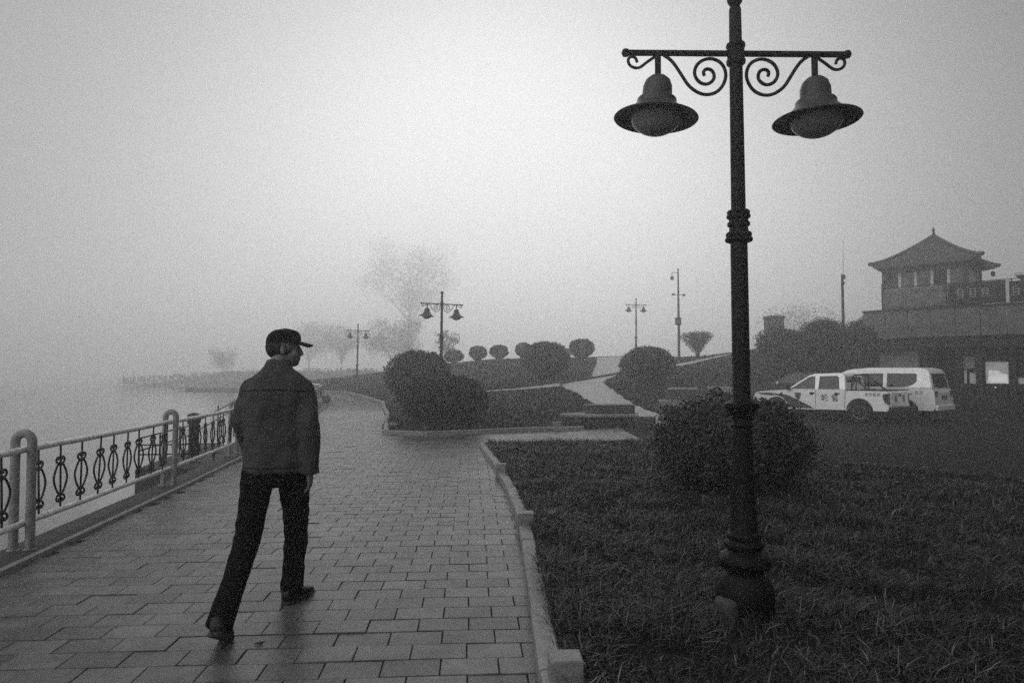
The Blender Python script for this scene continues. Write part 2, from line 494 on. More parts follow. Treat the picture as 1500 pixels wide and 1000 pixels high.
block((1.2, 18.45, 0), R(10), 'small stone block on the island kerb beside the stepped stone bench', .2, .22)

# asphalt yard and cross path behind the lawn
def drape(name, poly_in, xr, yr, st, zf, mat, kind='structure'):
    xs = np.arange(xr[0], xr[1], st); ys = np.arange(yr[0], yr[1], st)
    X, Y = np.meshgrid(xs, ys); Z = zf(X, Y)
    Vv = np.c_[X.ravel(), Y.ravel(), Z.ravel()]; nx, ny = len(xs), len(ys)
    i = np.arange(nx * ny).reshape(ny, nx)
    qd = np.stack([i[:-1, :-1], i[:-1, 1:], i[1:, 1:], i[1:, :-1]], -1).reshape(-1, 4)
    k = poly_in(Vv[qd, 0].mean(1), Vv[qd, 1].mean(1)); qd = qd[k]
    me = np_mesh(name, Vv, qd.ravel(), np.arange(len(qd)) * 4, np.full(len(qd), 4), mat, True)
    return tag(mesh_obj(name, me), kind=kind)
def road_in(X, Y):
    return (X > 3.0) & ~inside(ISLAND, X, Y) & ~(inside(NEAR_LAWN, X, Y) & (edge_dist(NEAR_LAWN, X, Y) > .3))
drape('road', road_in, (3.0, 40), (0, 50), .35, lambda X, Y: road_z(X, Y) + .004, M['asphalt'])
def ribbon(line, w, X, Y):
    d = np.full(np.shape(X), 1e9)
    for i, ((x0, y0), (x1, y1)) in enumerate(zip(line, line[1:])):
        L2 = (x1 - x0) ** 2 + (y1 - y0) ** 2
        t = np.clip(((X - x0) * (x1 - x0) + (Y - y0) * (y1 - y0)) / L2, 0, 1)
        ww = w[i] + (w[i + 1] - w[i]) * t
        d = np.minimum(d, np.hypot(X - x0 - t * (x1 - x0), Y - y0 - t * (y1 - y0)) - ww)
    return d
PATH = [(3.24, 20.1), (3.06, 22.75), (2.88, 24.25), (2.56, 27.0), (2.03, 28.7), (2.1, 29.7), (2.95, 31.15), (3.83, 32.8), (4.19, 35.55), (5.07, 40.9), (5.7, 46), (7.7, 46), (6.48, 41.0), (5.75, 37.0), (5.64, 35.3),
        (4.44, 32.2), (4.12, 31.0), (4.09, 29.9), (4.34, 27.05), (4.47, 25.65), (4.62, 23.8), (5.0, 22.2), (4.9, 20.6)]
P2 = [(2.2, 29.4), (1.43, 28.6), (.28, 27.9), (-1.06, 27.9), (-4, 28.2)]
W2 = [.4, .3, .2, .16, .16]
P3 = [(5.8, 37), (7.5, 37.6), (9.13, 38.05), (10.59, 39.25), (12.6, 40.2)]
W3 = [.6, .45, .4, .38, .35]
def hp_in(X, Y): return inside(PATH, X, Y) | (np.minimum(ribbon(P2, W2, X, Y), ribbon(P3, W3, X, Y)) < 0)
drape('hill_path', hp_in, (-5, 16), (20, 48), .12, lambda X, Y: height(X, Y) + .035, M['hillpath'])
pk_ = MB()
for (a, b) in zip([(5.62, 35.2), (3.85, 32.75), (2.95, 31.1), (2.15, 29.7)], [(3.85, 32.75), (2.95, 31.1), (2.15, 29.7), (2.04, 28.7)]):
    for k in range(4):
        p0 = Vector((*a, 0)).lerp(Vector((*b, 0)), k / 4); p1 = Vector((*a, 0)).lerp(Vector((*b, 0)), (k + 1) / 4)
        q0 = Vector((p0.x, p0.y, hz(p0.x, p0.y))); q1 = Vector((p1.x, p1.y, hz(p1.x, p1.y)))
        sec = lambda v: [v + Vector((-.05, .05, -.05)), v + Vector((-.05, .05, .11)), v + Vector((.05, -.05, .11)), v + Vector((.05, -.05, -.05))]
        pk_.rings([sec(q0), sec(q1)])
tag(pk_.build('path_edging', M['stone_dark']), kind='structure')

# ------------------------------------------------------------------ grass
def blades(P, H, Wd, lean, curl=.6):
    n = len(P)
    az = rng.uniform(0, 2 * PI, n); dirx, diry = np.cos(az), np.sin(az)
    sx, sy = -diry, dirx
    V = np.zeros((n, 7, 3))
    ts = [0, .4, .75, 1.0]; ws = [1, .85, .5, 0]
    for k, (t, ww) in enumerate(zip(ts, ws)):
        out = H * lean * (t ** (1 + curl)); up = H * t * (1 - .45 * lean * t)
        cx = P[:, 0] + dirx * out; cy = P[:, 1] + diry * out; cz = P[:, 2] + np.maximum(up, .01 * t)
        if k < 3:
            V[:, 2 * k, 0] = cx + sx * Wd * ww / 2; V[:, 2 * k, 1] = cy + sy * Wd * ww / 2; V[:, 2 * k, 2] = cz
            V[:, 2 * k + 1, 0] = cx - sx * Wd * ww / 2; V[:, 2 * k + 1, 1] = cy - sy * Wd * ww / 2; V[:, 2 * k + 1, 2] = cz
        else:
            V[:, 6] = np.c_[cx, cy, cz]
    base = (np.arange(n) * 7)[:, None]
    lp = base + np.array([[0, 1, 3, 2, 2, 3, 5, 4, 4, 5, 6]])
    st = (np.arange(n) * 11)[:, None] + np.array([[0, 4, 8]])
    tt = np.tile([4, 4, 3], n)
    return V.reshape(-1, 3), lp.ravel(), st.ravel(), tt
def scatter(poly_in, xr, yr, dens, zf):
    n = int((xr[1] - xr[0]) * (yr[1] - yr[0]) * dens)
    X = rng.uniform(*xr, n); Y = rng.uniform(*yr, n)
    k = poly_in(X, Y); X = X[k]; Y = Y[k]
    return np.c_[X, Y, zf(X, Y)]
def clump(P, s, seed):
    return np.array([noise.noise(Vector((x * s, y * s, seed))) for x, y in P[:, :2]])
def nl_in(X, Y): return inside(NEAR_LAWN, X, Y) & (X - np.array([kerb_x(v) for v in Y]) > .09) & (X < .84 * Y + 1.6)
allP = []
for (y0, y1, dens, hm, wd) in ((1.6, 4.6, 3600, .085, .0062), (4.6, 6.5, 2900, .08, .0075), (6.5, 9, 1900, .08, .009), (9, 12, 900, .075, .012), (12, 15, 700, .075, .015)):
    P = scatter(nl_in, (-.8, 10.8), (y0, y1), dens, lambda X, Y: np.full(X.shape, .08))
    c = clump(P, 1.6, 3.0) + .6 * clump(P, 5.0, 9.0)
    keep = rng.random(len(P)) < np.clip(.72 + .75 * c, .16, 1)
    P = P[keep]; c = c[keep]
    H = hm * np.clip(1 + 1.1 * c, .4, 2.2) * rng.uniform(.5, 1.6, len(P))
    allP.append((P, H, wd * rng.uniform(.6, 1.4, len(P)), rng.beta(2, 1.4, len(P)) * 1.5))
P = np.vstack([a[0] for a in allP]); H = np.concatenate([a[1] for a in allP]); Wd = np.concatenate([a[2] for a in allP]); Ln = np.concatenate([a[3] for a in allP])
tag(mesh_obj('grass', np_mesh('grass', *blades(P, H, Wd, Ln), M['grass'])), 'long unmown grass blades covering the near lawn round the big lamp', 'grass', kind='stuff')
def is_in(X, Y): return inside(ISLAND, X, Y) & (edge_dist(ISLAND, X, Y) > .12) & ~hp_in(X, Y)
allP = []
for (y0, y1, dens, hm, wd) in ((16, 24, 230, .09, .03), (24, 34, 110, .10, .045), (34, 50, 55, .11, .06)):
    P = scatter(is_in, (-16, 20), (y0, y1), dens, height)
    allP.append((P, hm * rng.uniform(.5, 1.5, len(P)), wd * rng.uniform(.6, 1.4, len(P)), rng.beta(2, 2, len(P)) * 1.2))
P = np.vstack([a[0] for a in allP]); H = np.concatenate([a[1] for a in allP]); Wd = np.concatenate([a[2] for a in allP]); Ln = np.concatenate([a[3] for a in allP])
tag(mesh_obj('hill_grass', np_mesh('hill_grass', *blades(P, H, Wd, Ln), M['grass'])), 'short dark grass over the island and the rise behind it', 'grass', kind='stuff')

# ------------------------------------------------------------------ street lamps
LZ = .0041
def lift(z):
    v = (500 - (885 - z / LZ)) / F; k = math.cos(PITCH) - v * math.sin(PITCH)
    return CAMZ + (math.sin(PITCH) + v * math.cos(PITCH)) / k * 4.1 - .085 - .05 * (1 - z / 3.3)
def zy(y): return (885 - y) * LZ      # heights measured on the nearest lamp
def make_lamp(name, label, near=True):
    root = empty(name, (0, 0, 0), 0, label, 'street lamp', 'twin armed street lamps along the promenade and the rise')
    seg = 28
    # base: stacked bulbs
    pb = [(.15, -.14), (.158, .0), (.166, .05), (.169, .10), (.164, .15), (.148, .20), (.125, .235), (.11, .25), (.112, .262), (.139, .275), (.152, .30), (.153, .325), (.139, .35), (.112, .365),
          (.100, .372), (.098, .378), (.108, .388), (.114, .405), (.112, .42), (.10, .433), (.094, .438), (.098, .446), (.102, .46), (.098, .475), (.088, .483), (.085, .487)]
    MB().lathe([(r_, lift(z_)) for r_, z_ in pb], seg).build('base', M['iron'], root, True, auto=50)
    ps = [(.083, .487), (.080, .50), (.066, .80), (.056, 1.095), (.056, 1.10), (.066, 1.104), (.068, 1.112), (.060, 1.12), (.057, 1.13), (.060, 1.16), (.078, 1.185), (.098, 1.215), (.103, 1.232), (.100, 1.240), (.060, 1.262), (.055, 1.268),
          (.052, 1.275), (.050, 2.185)]
    MB().lathe([(r_, lift(z_)) for r_, z_ in ps], seg).build('lower_pole', M['iron'], root, True, auto=40)
    pc = [(.050, 2.185), (.060, 2.188), (.078, 2.195), (.082, 2.205), (.078, 2.216), (.070, 2.22), (.074, 2.224), (.077, 2.234), (.072, 2.246), (.058, 2.252), (.054, 2.275), (.058, 2.283), (.066, 2.288), (.067, 2.303), (.058, 2.312),
          (.056, 2.325), (.062, 2.33), (.070, 2.336), (.070, 2.348), (.062, 2.352), (.066, 2.358), (.068, 2.37), (.060, 2.378), (.045, 2.382), (.043, 2.386)]
    MB().lathe([(r_, lift(z_)) for r_, z_ in pc], seg).build('collar', M['iron'], root, True, auto=40)
    pu = [(.043, 2.386), (.039, 3.23), (.044, 3.235), (.056, 3.245), (.058, 3.262), (.052, 3.27), (.050, 3.30), (.052, 3.335), (.058, 3.345), (.056, 3.36), (.044, 3.37), (.038, 3.375), (.036, 3.565), (.030, 3.58), (.022, 3.585)]
    MB().lathe([(r_, lift(z_)) for r_, z_ in pu], seg).build('upper_pole', M['iron'], root, True, auto=40)
    pf = [(.022, 3.585), (.03, 3.59), (.044, 3.61), (.05, 3.635), (.046, 3.66), (.032, 3.685), (.014, 3.70), (.004, 3.72)]
    MB().lathe([(r_, lift(z_)) for r_, z_ in pf], 20).build('finial', M['iron'], root, True)
    AZ = lift(3.305)
    for s in (-1, 1):
        DZ = -s * .655 * .026
        a = MB(); a.tube([(s * .04, 0, AZ + DZ * .06), (s * .655, 0, AZ + DZ)], .0185, 12)
        T = Matrix.Translation((s * .672, 0, AZ + DZ))
        a.lathe([(.003, -.026), (.018, -.02), (.027, 0), (.018, .02), (.003, .026)], 12, T)
        arm = a.build('arm', M['iron'], root, True, auto=50)
        def pix(L_): return [(s * (1083 - x) * LZ * 1.02, 0, AZ - (y - 79) * LZ * 1.03 - s * abs(1083 - x) * LZ * .026) for x, y in L_]
        def smooth_curve(pts, it=3):
            pts = [Vector(p) for p in pts]
            for _ in range(it):
                o = [pts[0]]
                for p, q2 in zip(pts, pts[1:]): o += [p.lerp(q2, .25), p.lerp(q2, .75)]
                o.append(pts[-1]); pts = o
            return pts
        big = pix([(978, 82), (990, 90), (1003, 110), (1015, 130), (1036, 142), (1058, 136), (1070, 114), (1064, 93), (1046, 85), (1028, 92), (1021, 108), (1028, 122), (1041, 126), (1052, 117), (1050, 105), (1041, 101), (1035, 106), (1037, 112)])
        sm = pix([(966, 84), (954, 92), (941, 103), (928, 99), (925, 89), (930, 84), (937, 86), (939, 93)])
        MB().tube(smooth_curve(big), .0108, 8).build('scroll', M['iron'], arm, True)
        MB().tube(smooth_curve(sm), .0095, 8).build('scroll', M['iron'], arm, True)
        st = MB(); st.tube([(s * .475, 0, AZ - .01 - s * .0124), (s * .475, 0, AZ - .18 - s * .0124)], .019, 12)
        st.build('stem', M['iron'], arm, True, auto=50)
        tilt = R(4.0 if s < 0 else -1.0)
        T = Matrix.Translation((s * .475, 0, AZ - .163 - s * .0124)) @ Matrix.Rotation(tilt, 4, 'Y')
        sh = MB()
        prof = [(.004, .015), (.05, .012), (.075, -.012), (.088, -.05), (.090, -.10), (.091, -.118), (.112, -.123), (.119, -.132), (.120, -.152), (.130, -.168), (.152, -.190), (.20, -.222), (.252, -.243), (.256, -.250), (.250, -.256), (.195, -.238), (.150, -.225), (.04, -.215), (.004, -.215)]
        sh.lathe(prof, 40, T)
        sh.build('lamp_shade', M['shade'], root, True, auto=45)
        bw = MB()
        bp = [(.004, -.216)] + [(.158 * math.cos(t), -.226 - .125 * math.sin(t)) for t in np.linspace(0, PI / 2 - .02, 12)]
        bw.lathe(bp, 36, T)
        bw.build('glass_bowl', M['glass_bowl'], root, True)
    return root
lamp = make_lamp('street_lamp', 'tall black twin lamp in the near lawn, closest to the camera')
p = at(1086, 4.1); lamp.location = (p.x, 4.1, .085); lamp.rotation_euler = (0, R(-.05), R(-2))
for (px, d, z, rz, lab) in ((645.5, 22.3, .42, R(8), 'dark twin lamp rising behind the two clipped bushes on the island'),
                            (523, 42.4, .84, R(12), 'faint twin lamp fading into fog beside the walker, at the far promenade bend'),
                            (932, 45, 2.72, R(-6), 'pale twin lamp on top of the rise behind a round bush')):
    o = copy_tree(lamp); p = at(px, d)
    o.location = (p.x, d, z); o.rotation_euler = (0, R(.5), rz); o['label'] = lab
st = MB(); st.box((0, 0, .07), (.11, .14, .16))
o = st.build('stone', M['stone_dark'], bevel=.03, seg=3); o.location = (1.25, 4.02, .06); o.rotation_euler.z = .5
tag(o, 'small dark stone lodged in grass at the foot of the nearest lamp', 'stone')

# ------------------------------------------------------------------ shrubs
def leaf_cloud(P, N, size, asp=.5):
    n = len(P)
    U = rng.normal(size=(n, 3)); U -= (U * N).sum(1)[:, None] * N; U /= np.linalg.norm(U, axis=1)[:, None]
    Wv = np.cross(N, U)
    s = size * rng.uniform(.6, 1.35, n)[:, None]
    a = P - U * s * .5; b = P + Wv * s * asp * .5 - N * s * .06; c = P + U * s * .5 + N * s * .05; d = P - Wv * s * asp * .5 - N * s * .06
    V = np.stack([a, b, c, d], 1).reshape(-1, 3)
    return V
def shrub_mesh(name, nleaf, w, h, size, lump=.10, seed=0, base=.35, shape=1.0, loose=0.06, depth=1.0):
    """clipped round shrub: width w, height h, standing on z = 0, tucked in towards the ground"""
    D = rng.normal(size=(nleaf, 3)); D /= np.linalg.norm(D, axis=1)[:, None]
    cz = h * .50
    def rad(Dv):
        f = np.array([noise.noise(Vector((d[0] * 2.0 + seed, d[1] * 2.0, d[2] * 2.0))) * .65 + noise.noise(Vector((d[0] * 5 + seed, d[1] * 5, d[2] * 5))) * .35 for d in Dv])
        e = 2.15
        up = np.abs(Dv[:, 2]) ** e; sd = (Dv[:, 0] ** 2 + Dv[:, 1] ** 2) ** (e / 2)
        r = 1 / ((up / (h * .5) ** e + sd / (w * .5) ** e) ** (1 / e))
        r = r * (1 + lump * f)
        low = np.clip(-Dv[:, 2], 0, 1); r = r * (1 - base * .55 * low * np.sqrt(np.maximum(1 - low ** 2, 0)) * 2 * shape)
        return r
    r = rad(D) * (1 - .20 * rng.random(nleaf) ** 2.2 + loose * rng.random(nleaf) ** 6)
    P = D * r[:, None]; P[:, 2] += cz; P[:, 1] *= depth
    k = P[:, 2] > .01; P = P[k]; D = D[k]
    N = D * .8 + rng.normal(size=D.shape) * .55; N /= np.linalg.norm(N, axis=1)[:, None]
    V = leaf_cloud(P, N, size, .55)
    nq = len(P)
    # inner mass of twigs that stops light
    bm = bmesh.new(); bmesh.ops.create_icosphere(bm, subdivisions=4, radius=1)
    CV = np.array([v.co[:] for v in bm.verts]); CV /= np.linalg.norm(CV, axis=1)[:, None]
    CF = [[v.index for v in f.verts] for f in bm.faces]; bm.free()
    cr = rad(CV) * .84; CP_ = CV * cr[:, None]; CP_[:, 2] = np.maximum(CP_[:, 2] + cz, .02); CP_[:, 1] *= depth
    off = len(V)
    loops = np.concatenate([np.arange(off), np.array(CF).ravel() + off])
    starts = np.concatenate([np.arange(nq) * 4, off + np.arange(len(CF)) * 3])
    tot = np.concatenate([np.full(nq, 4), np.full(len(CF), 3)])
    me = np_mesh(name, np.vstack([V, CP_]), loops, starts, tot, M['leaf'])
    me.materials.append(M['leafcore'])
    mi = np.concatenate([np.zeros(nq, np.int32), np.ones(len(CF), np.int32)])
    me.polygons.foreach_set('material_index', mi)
    return me
def stems_mesh(h, spread, n, r=.018):
    m_ = MB()
    for k in range(n):
        a = 2 * PI * k / n + random.uniform(-.3, .3); s = spread * random.uniform(.5, 1)
        m_.tube([(math.cos(a) * .05, math.sin(a) * .05, -.05), (math.cos(a) * s * .4, math.sin(a) * s * .4, h * .45), (math.cos(a) * s, math.sin(a) * s, h)], [r, r * .8, r * .4], 6)
    return m_
def shrub(fol, px, d, label, z=None, sc=(1, 1, 1), rz=0.0, group='clipped round bushes on the grass', name='round_bush', stem=None):
    p = at(px, d)
    root = empty(name, (p.x, d, (hz(p.x, d) if z is None else z) - .02), rz, label, 'bush', group)
    root.scale = sc
    mesh_obj('foliage', fol, root)
    mesh_obj('stem', stem or STEM, root)
    return root
STEM = stems_mesh(.5, .3, 7).mesh('stem', M['bark'], True)
near_me = shrub_mesh('foliage', 30000, 1.84, 1.13, .056, .22, 1.3, .10, .8, .20, .95)
near_me.materials[0] = M['leaf_near']
near_bush = shrub(near_me, 1068, 8.75, 'large ragged dark bush on the near lawn right behind the big lamp', .07, name='round_bush')
# loose sprays at the edges of the near bush
mA = shrub_mesh('foliage', 13000, 2.4, 1.55, .075, .15, 4.1, .22, 1, .10)
mB = shrub_mesh('foliage', 11000, 2.5, 1.75, .085, .14, 8.7, .34, 1, .10)
mD = shrub_mesh('foliage', 9000, 2.5, 1.75, .10, .22, 5.5, .25, .8, .22)
mC = shrub_mesh('foliage', 4200, 1.2, 1.05, .10, .16, 2.2, .5, 1.1, .08)
shrub(mA, 650, 18.4, 'broad dark clipped bush in front at the island kerb', .13, (.98, 1, .87), .3)
shrub(mA, 613, 24.8, 'second clipped bush on the island with the lamp post rising at its side', .5, (1.0, 1, 1.18), 2.0)
shrub(mB, 800, 34, 'big round bush partway up the slope left of the winding path', None, (1.03, 1, 1.02), .7)
shrub(mB, 949, 31.5, 'dark round bush on the slope just right of the winding path', None, (1.03, 1, .98), 2.1)
for (px, d, s, hgt, lab) in ((665, 46, 1.1, .95, 'pale crest bush partly hidden by the lamp post, farthest to the lake side'),
                        (700, 45, 1.0, 1.02, 'small vase shaped bush in the crest row next to the lamp post'),
                        (731, 45, 1.05, .98, 'low bush in the middle of the pale row along the crest'),
                        (767, 46, .95, 1.1, 'crest bush half hidden behind the big slope bush'),
                        (806, 47, 1.2, 1.05, 'crest bush showing only its top above the big slope bush'),
                        (852, 43, 1.36, 1.32, 'taller bush at the end of the crest row, beside the path')):
    shrub(mC, px, d, lab, None, (s, s, hgt), px * .7, 'row of small bushes along the crest')
# flaring shrub with bare stems beside the camera pole
def flare_mesh():
    n = 5200
    A = rng.uniform(0, 2 * PI, n); t = rng.random(n) ** .6
    rr = (.25 + .85 * t) * np.sqrt(rng.random(n)) * (1 + .25 * np.sin(A * 3))
    zz = .35 + 1.3 * t * (1 - .12 * (rr / 1.1) ** 2)
    P = np.c_[rr * np.cos(A), rr * np.sin(A), zz + rng.normal(0, .06, n)]
    N = rng.normal(size=(n, 3)); N /= np.linalg.norm(N, axis=1)[:, None]
    V = leaf_cloud(P, N, .09, .5)
    return np_mesh('foliage', V, np.arange(len(V)), np.arange(n) * 4, np.full(n, 4), M['leaf'])
shrub(flare_mesh(), 1022, 44, 'open bush flaring from bare stems beside the tall camera pole', None, (1, 1, 1), 0, 'shrubs on the bank', 'flaring_bush', stems_mesh(1.2, .7, 12, .03).mesh('stem', M['bark'], True))
for (px, d, z, s, lab) in ((1144, 36, 2.4, (1.0, 1, .84), 'rounded bush on the bank in front of the square chimney'),
                           (1207, 36, 2.45, (.80, 1, 1.06), 'bushy shrub on the bank between chimney and pavilion'),
                           (1268, 38.5, 2.75, (.80, 1, 1.02), 'dark shrub on the bank tight against the terrace wall')):
    shrub(mD, px, d, lab, z, s, px * .3, 'shrubs on the bank')
# dark hedge covering the foot of the bank
for (px, d, s, lab) in ((1185, 32.6, (1.2, 1, .62), 'low spreading shrub on the bank above the dark car'), (1240, 33.6, (1.25, 1, .75), 'bulky shrub on the bank left of the pale ground floor wall'), (1280, 36.4, (.9, 1, .7), 'shadowed shrub wedged under the terrace corner')):
    shrub(mD, px, d, lab, None, s, px * .3, 'shrubs on the bank')
# weed at the rail end
wd = shrub_mesh('weed', 160, .45, .35, .08, .3, 3, .2, 1, .3)
o = mesh_obj('weed', wd); o.location = (-8.75, 32.2, rise(32)); tag(o, 'small dark weed at the foot of the last railing post', 'weed')

# ------------------------------------------------------------------ far trees
def tree(name, label, px, d, top, crown_w, crown_h, nleaf, leafs, z=None, seed=0, group='trees fading in the fog'):
    p = at(px, d); z0 = hz(p.x, d) if z is None else z
    root = empty(name, (p.x, d, z0), 0, label, 'tree', group)
    H = top - z0
    t = MB(); t.tube([(0, 0, -.2), (.1, 0, H * .3), (-.05, .1, H * .55), (.1, 0, H * .85)], [H * .013, H * .009, H * .005, H * .0015], 8)
    cen = []
    rs = random.Random(seed)
    for k in range(44):
        a = rs.uniform(0, 2 * PI); rr = crown_w * .5 * math.sqrt(rs.random()) * .85; zz = H - crown_h * (.15 + .75 * rs.random())
        rr *= 1 - .5 * abs((zz - (H - crown_h * .5)) / (crown_h * .5)) ** 2
        c = Vector((rr * math.cos(a), rr * math.sin(a), zz)); cen.append((c, crown_w * rs.uniform(.12, .22)))
        b = Vector((0, 0, max(H * .25, zz - crown_w * .35)))
        t.tube([b, b.lerp(c, .5) + Vector((0, 0, .2)), c], [H * .0035, H * .0018, H * .0007], 5)
    t.build('trunk', M['bark'], root, True)
    P = []
    for k in range(nleaf):
        c, r_ = rs.choice(cen)
        v = Vector((rs.gauss(0, 1), rs.gauss(0, 1), rs.gauss(0, .75))).normalized() * r_ * rs.random() ** .45
        P.append(c + v)
    P = np.array([p_[:] for p_ in P]); N = rng.normal(size=P.shape); N /= np.linalg.norm(N, axis=1)[:, None]
    Vv = leaf_cloud(P, N, leafs, .6)
    mesh_obj('crown', np_mesh('crown', Vv, np.arange(len(Vv)), np.arange(len(P)) * 4, np.full(len(P), 4), M['leaf']), root)
    return root
tree('fog_tree', 'tallest tree, a faint wide crown high in the fog above the island lamp', 598, 195, 41, 30, 22, 13000, .36, seed=1)
tree('fog_tree', 'lower tree crown showing grey between the two promenade lamps', 578, 135, 12.8, 13, 8, 7000, .30, seed=2)
tree('fog_tree', 'small blurred tree just left of the far promenade lamp', 500, 155, 13, 11, 7, 4200, .32, seed=3)
tree('fog_tree', 'ghostly tree behind the cap of the walking man', 452, 168, 14.5, 14, 8, 4200, .32, seed=4)
tree('fog_tree', 'slim faint sapling standing behind the island lamp', 655, 84, 6.9, 3.2, 3, 700, .3, seed=5)
tree('fog_tree', 'isolated dim tree above the far lake bank', 325, 160, 8, 7, 5, 2400, .3, z=-.2, seed=6)
tree('fog_tree', 'dim tree mass behind the chimney and the pole', 1180, 140, 15.5, 20, 12, 3500, .45, seed=7)
# far bank of the lake
fb = MB()
rows = []
for i in range(30):
    t = i / 29; x = -80 + 64 * t; y = 137 - 19 * t
    hgt = .1 + 3.0 * ell(min(t * 2.2, 1)) * (1 + .25 * noise.noise(Vector((i * .5, 0, 0))))
    rows.append([Vector((x, y, -1.3)), Vector((x, y + .6, -.95 + hgt * .5)), Vector((x + .2, y + 2.5, -.95 + hgt)), Vector((x, y + 8, -.95 + hgt * .9)), Vector((x, y + 14, -1.3))])
fb.rings(rows)
tag(fb.build('far_bank', M['hillgrass'], smooth=True), kind='structure')
bk = MB()
n = 2600
tt = rng.random(n); X = -80 + 61 * tt; Y = 137 - 19 * tt + 1 + rng.random(n) * 6
Z = -.6 + (1.5 + 2.1 * np.clip(tt * 2, 0, 1)) * rng.random(n) * np.array([.6 + .6 * noise.noise(Vector((t_ * 14, 1, 0))) ** 2 + .25 for t_ in tt])
Nn = rng.normal(size=(n, 3)); Nn /= np.linalg.norm(Nn, axis=1)[:, None]
Vv = leaf_cloud(np.c_[X, Y, Z], Nn, .55, .6)
tag(mesh_obj('bank_scrub', np_mesh('bank_scrub', Vv, np.arange(len(Vv)), np.arange(n) * 4, np.full(n, 4), M['leaf'])), 'dark blurred scrub along the far lake bank', 'scrub', kind='stuff')

# ------------------------------------------------------------------ railing
rail_root = empty('lakeside_railing', (POSTS[1][0], POSTS[1][1], 0), 0, 'pale tube railing with hooped posts and black scroll balusters along the lake', 'railing')
ro = Vector(rail_root.location)
def u_post():
    m_ = MB()
    pts = [(-.066, 0, -.03), (-.066, 0, .30), (-.066, 0, .92)] + [(-.066 * math.cos(a), 0, .93 + .066 * math.sin(a)) for a in np.linspace(0, PI, 9)] + [(.066, 0, .92), (.066, 0, .30), (.066, 0, -.03)]
    m_.tube(pts, .037, 12)
    for s in (-1, 1): m_.lathe([(.038, -.03), (.058, 0), (.058, .012), (.04, .02)], 12, Matrix.Translation((s * .066, 0, 0)))
    return m_.mesh('post', M['post'], True)
UP = u_post(); UP.set_sharp_from_angle(angle=R(60))
def baluster():
    m_ = MB()
    m_.tube([(0, 0, .22), (0, 0, .86)], .009, 6)
    def sc(pts): 
        pts = [Vector(p) for p in pts]
        for _ in range(2):
            o_ = [pts[0]]
            for p_, q2 in zip(pts, pts[1:]): o_ += [p_.lerp(q2, .25), p_.lerp(q2, .75)]
            pts = o_ + [pts[-1]]
        return pts
    for s in (-1, 1):
        m_.tube(sc([(0, s * .006, .36), (0, s * .06, .405), (0, s * .112, .49), (0, s * .115, .55), (0, s * .062, .64), (0, s * .006, .67)]), .0105, 6)
        m_.tube(sc([(0, s * .006, .655), (0, s * .065, .67), (0, s * .075, .705), (0, s * .035, .725), (0, s * .018, .71), (0, s * .028, .695)]), .0105, 6)
        m_.tube(sc([(0, s * .006, .375), (0, s * .065, .36), (0, s * .075, .325), (0, s * .035, .305), (0, s * .018, .32), (0, s * .028, .335)]), .0105, 6)
    m_.box((0, 0, .655), (.026, .05, .03)); m_.box((0, 0, .375), (.026, .05, .03))
    return m_.mesh('baluster', M['iron'], True)
BAL = baluster()
pl = [(x, y, rise(y)) for x, y in POSTS] + [(-12.2, 35.9, rise(35.9))]
for i, (x, y, z) in enumerate(pl):
    a = pl[max(i - 1, 0)]; b = pl[min(i + 1, len(pl) - 1)]
    ang = math.atan2(b[1] - a[1], b[0] - a[0]) - PI / 2
    o = mesh_obj('post', UP, rail_root); o.location = (x - ro.x, y - ro.y, z); o.rotation_euler = (random.uniform(-.012, .012), random.uniform(-.02, .02), ang)
for i, (a, b) in enumerate(zip(pl, pl[1:])):
    A = Vector(a) - Vector((ro.x, ro.y, 0)); B = Vector(b) - Vector((ro.x, ro.y, 0)); t = (B - A).normalized()
    A2 = A - t * .03; B2 = B + t * .03
    def bar(z0, r_, sag):
        pts = [A2.lerp(B2, k / 6) + Vector((0, 0, z0 + sag * math.sin(PI * k / 6) + random.uniform(-.003, .003))) for k in range(7)]
        return MB().tube(pts, r_, 12).build('handrail' if z0 > .5 else 'bottom_rail', M['rail'], rail_root, True, auto=50)
    bar(.855 + .004 * (i % 2), .029, -.006); bar(.232 + .004 * (i % 2), .027, -.004)
    ang = math.atan2(B.y - A.y, B.x - A.x) - PI / 2
    nb = 9
    for k in range(nb):
        o = mesh_obj('baluster', BAL, rail_root)
        o.location = A.lerp(B, (k + .75) / (nb + .5)); o.rotation_euler = (random.uniform(-.02, .02), random.uniform(-.05, .05), ang + random.uniform(-.08, .08))
# landing stage outside the railing
ls = empty('landing_stage', (-6.72, 14.4, -.32), R(10), 'low dark landing stage with thin iron rails just outside the railing', 'landing stage')
m_ = MB(); m_.box((.1, 1.6, -.55), (1.9, 4.6, 1.02)); m_.build('deck', M['stone_dark'], ls, bevel=.02)
m_ = MB()
for k in range(4): m_.box((.9 - .0 * k, 4.3 + k * .42, -.08 + .12 * k), (1.3, .46, .3))
m_.build('step', M['concrete'], ls, bevel=.01)
def thin_rail(pts, posts_h, nm='rail'):
    m2 = MB()
    for z in (posts_h, posts_h * .55): m2.tube([(x, y, z + dz) for x, y, dz in pts], .016, 6)
    return m2
thin_rail([(-.8, -.65, 0), (.75, -.65, 0)], .42).build('rail', M['iron_dull'], ls, True)
thin_rail([(-.8, -.65, 0), (-.8, 2.6, 0.0), (-.55, 6.5, .45)], .55).build('rail', M['iron_dull'], ls, True)
for (x, y, h_) in ((-.8, -.65, .55), (-.1, -.65, .42), (.6, -.65, .42), (-.8, .6, .55), (-.8, 2.0, .6), (-.75, 3.4, .75), (-.66, 5, .95), (-.55, 6.5, 1.05)):
    MB().tube([(x, y, -.05), (x, y, h_)], .02, 6).build('post', M['iron_dull'], ls, True)
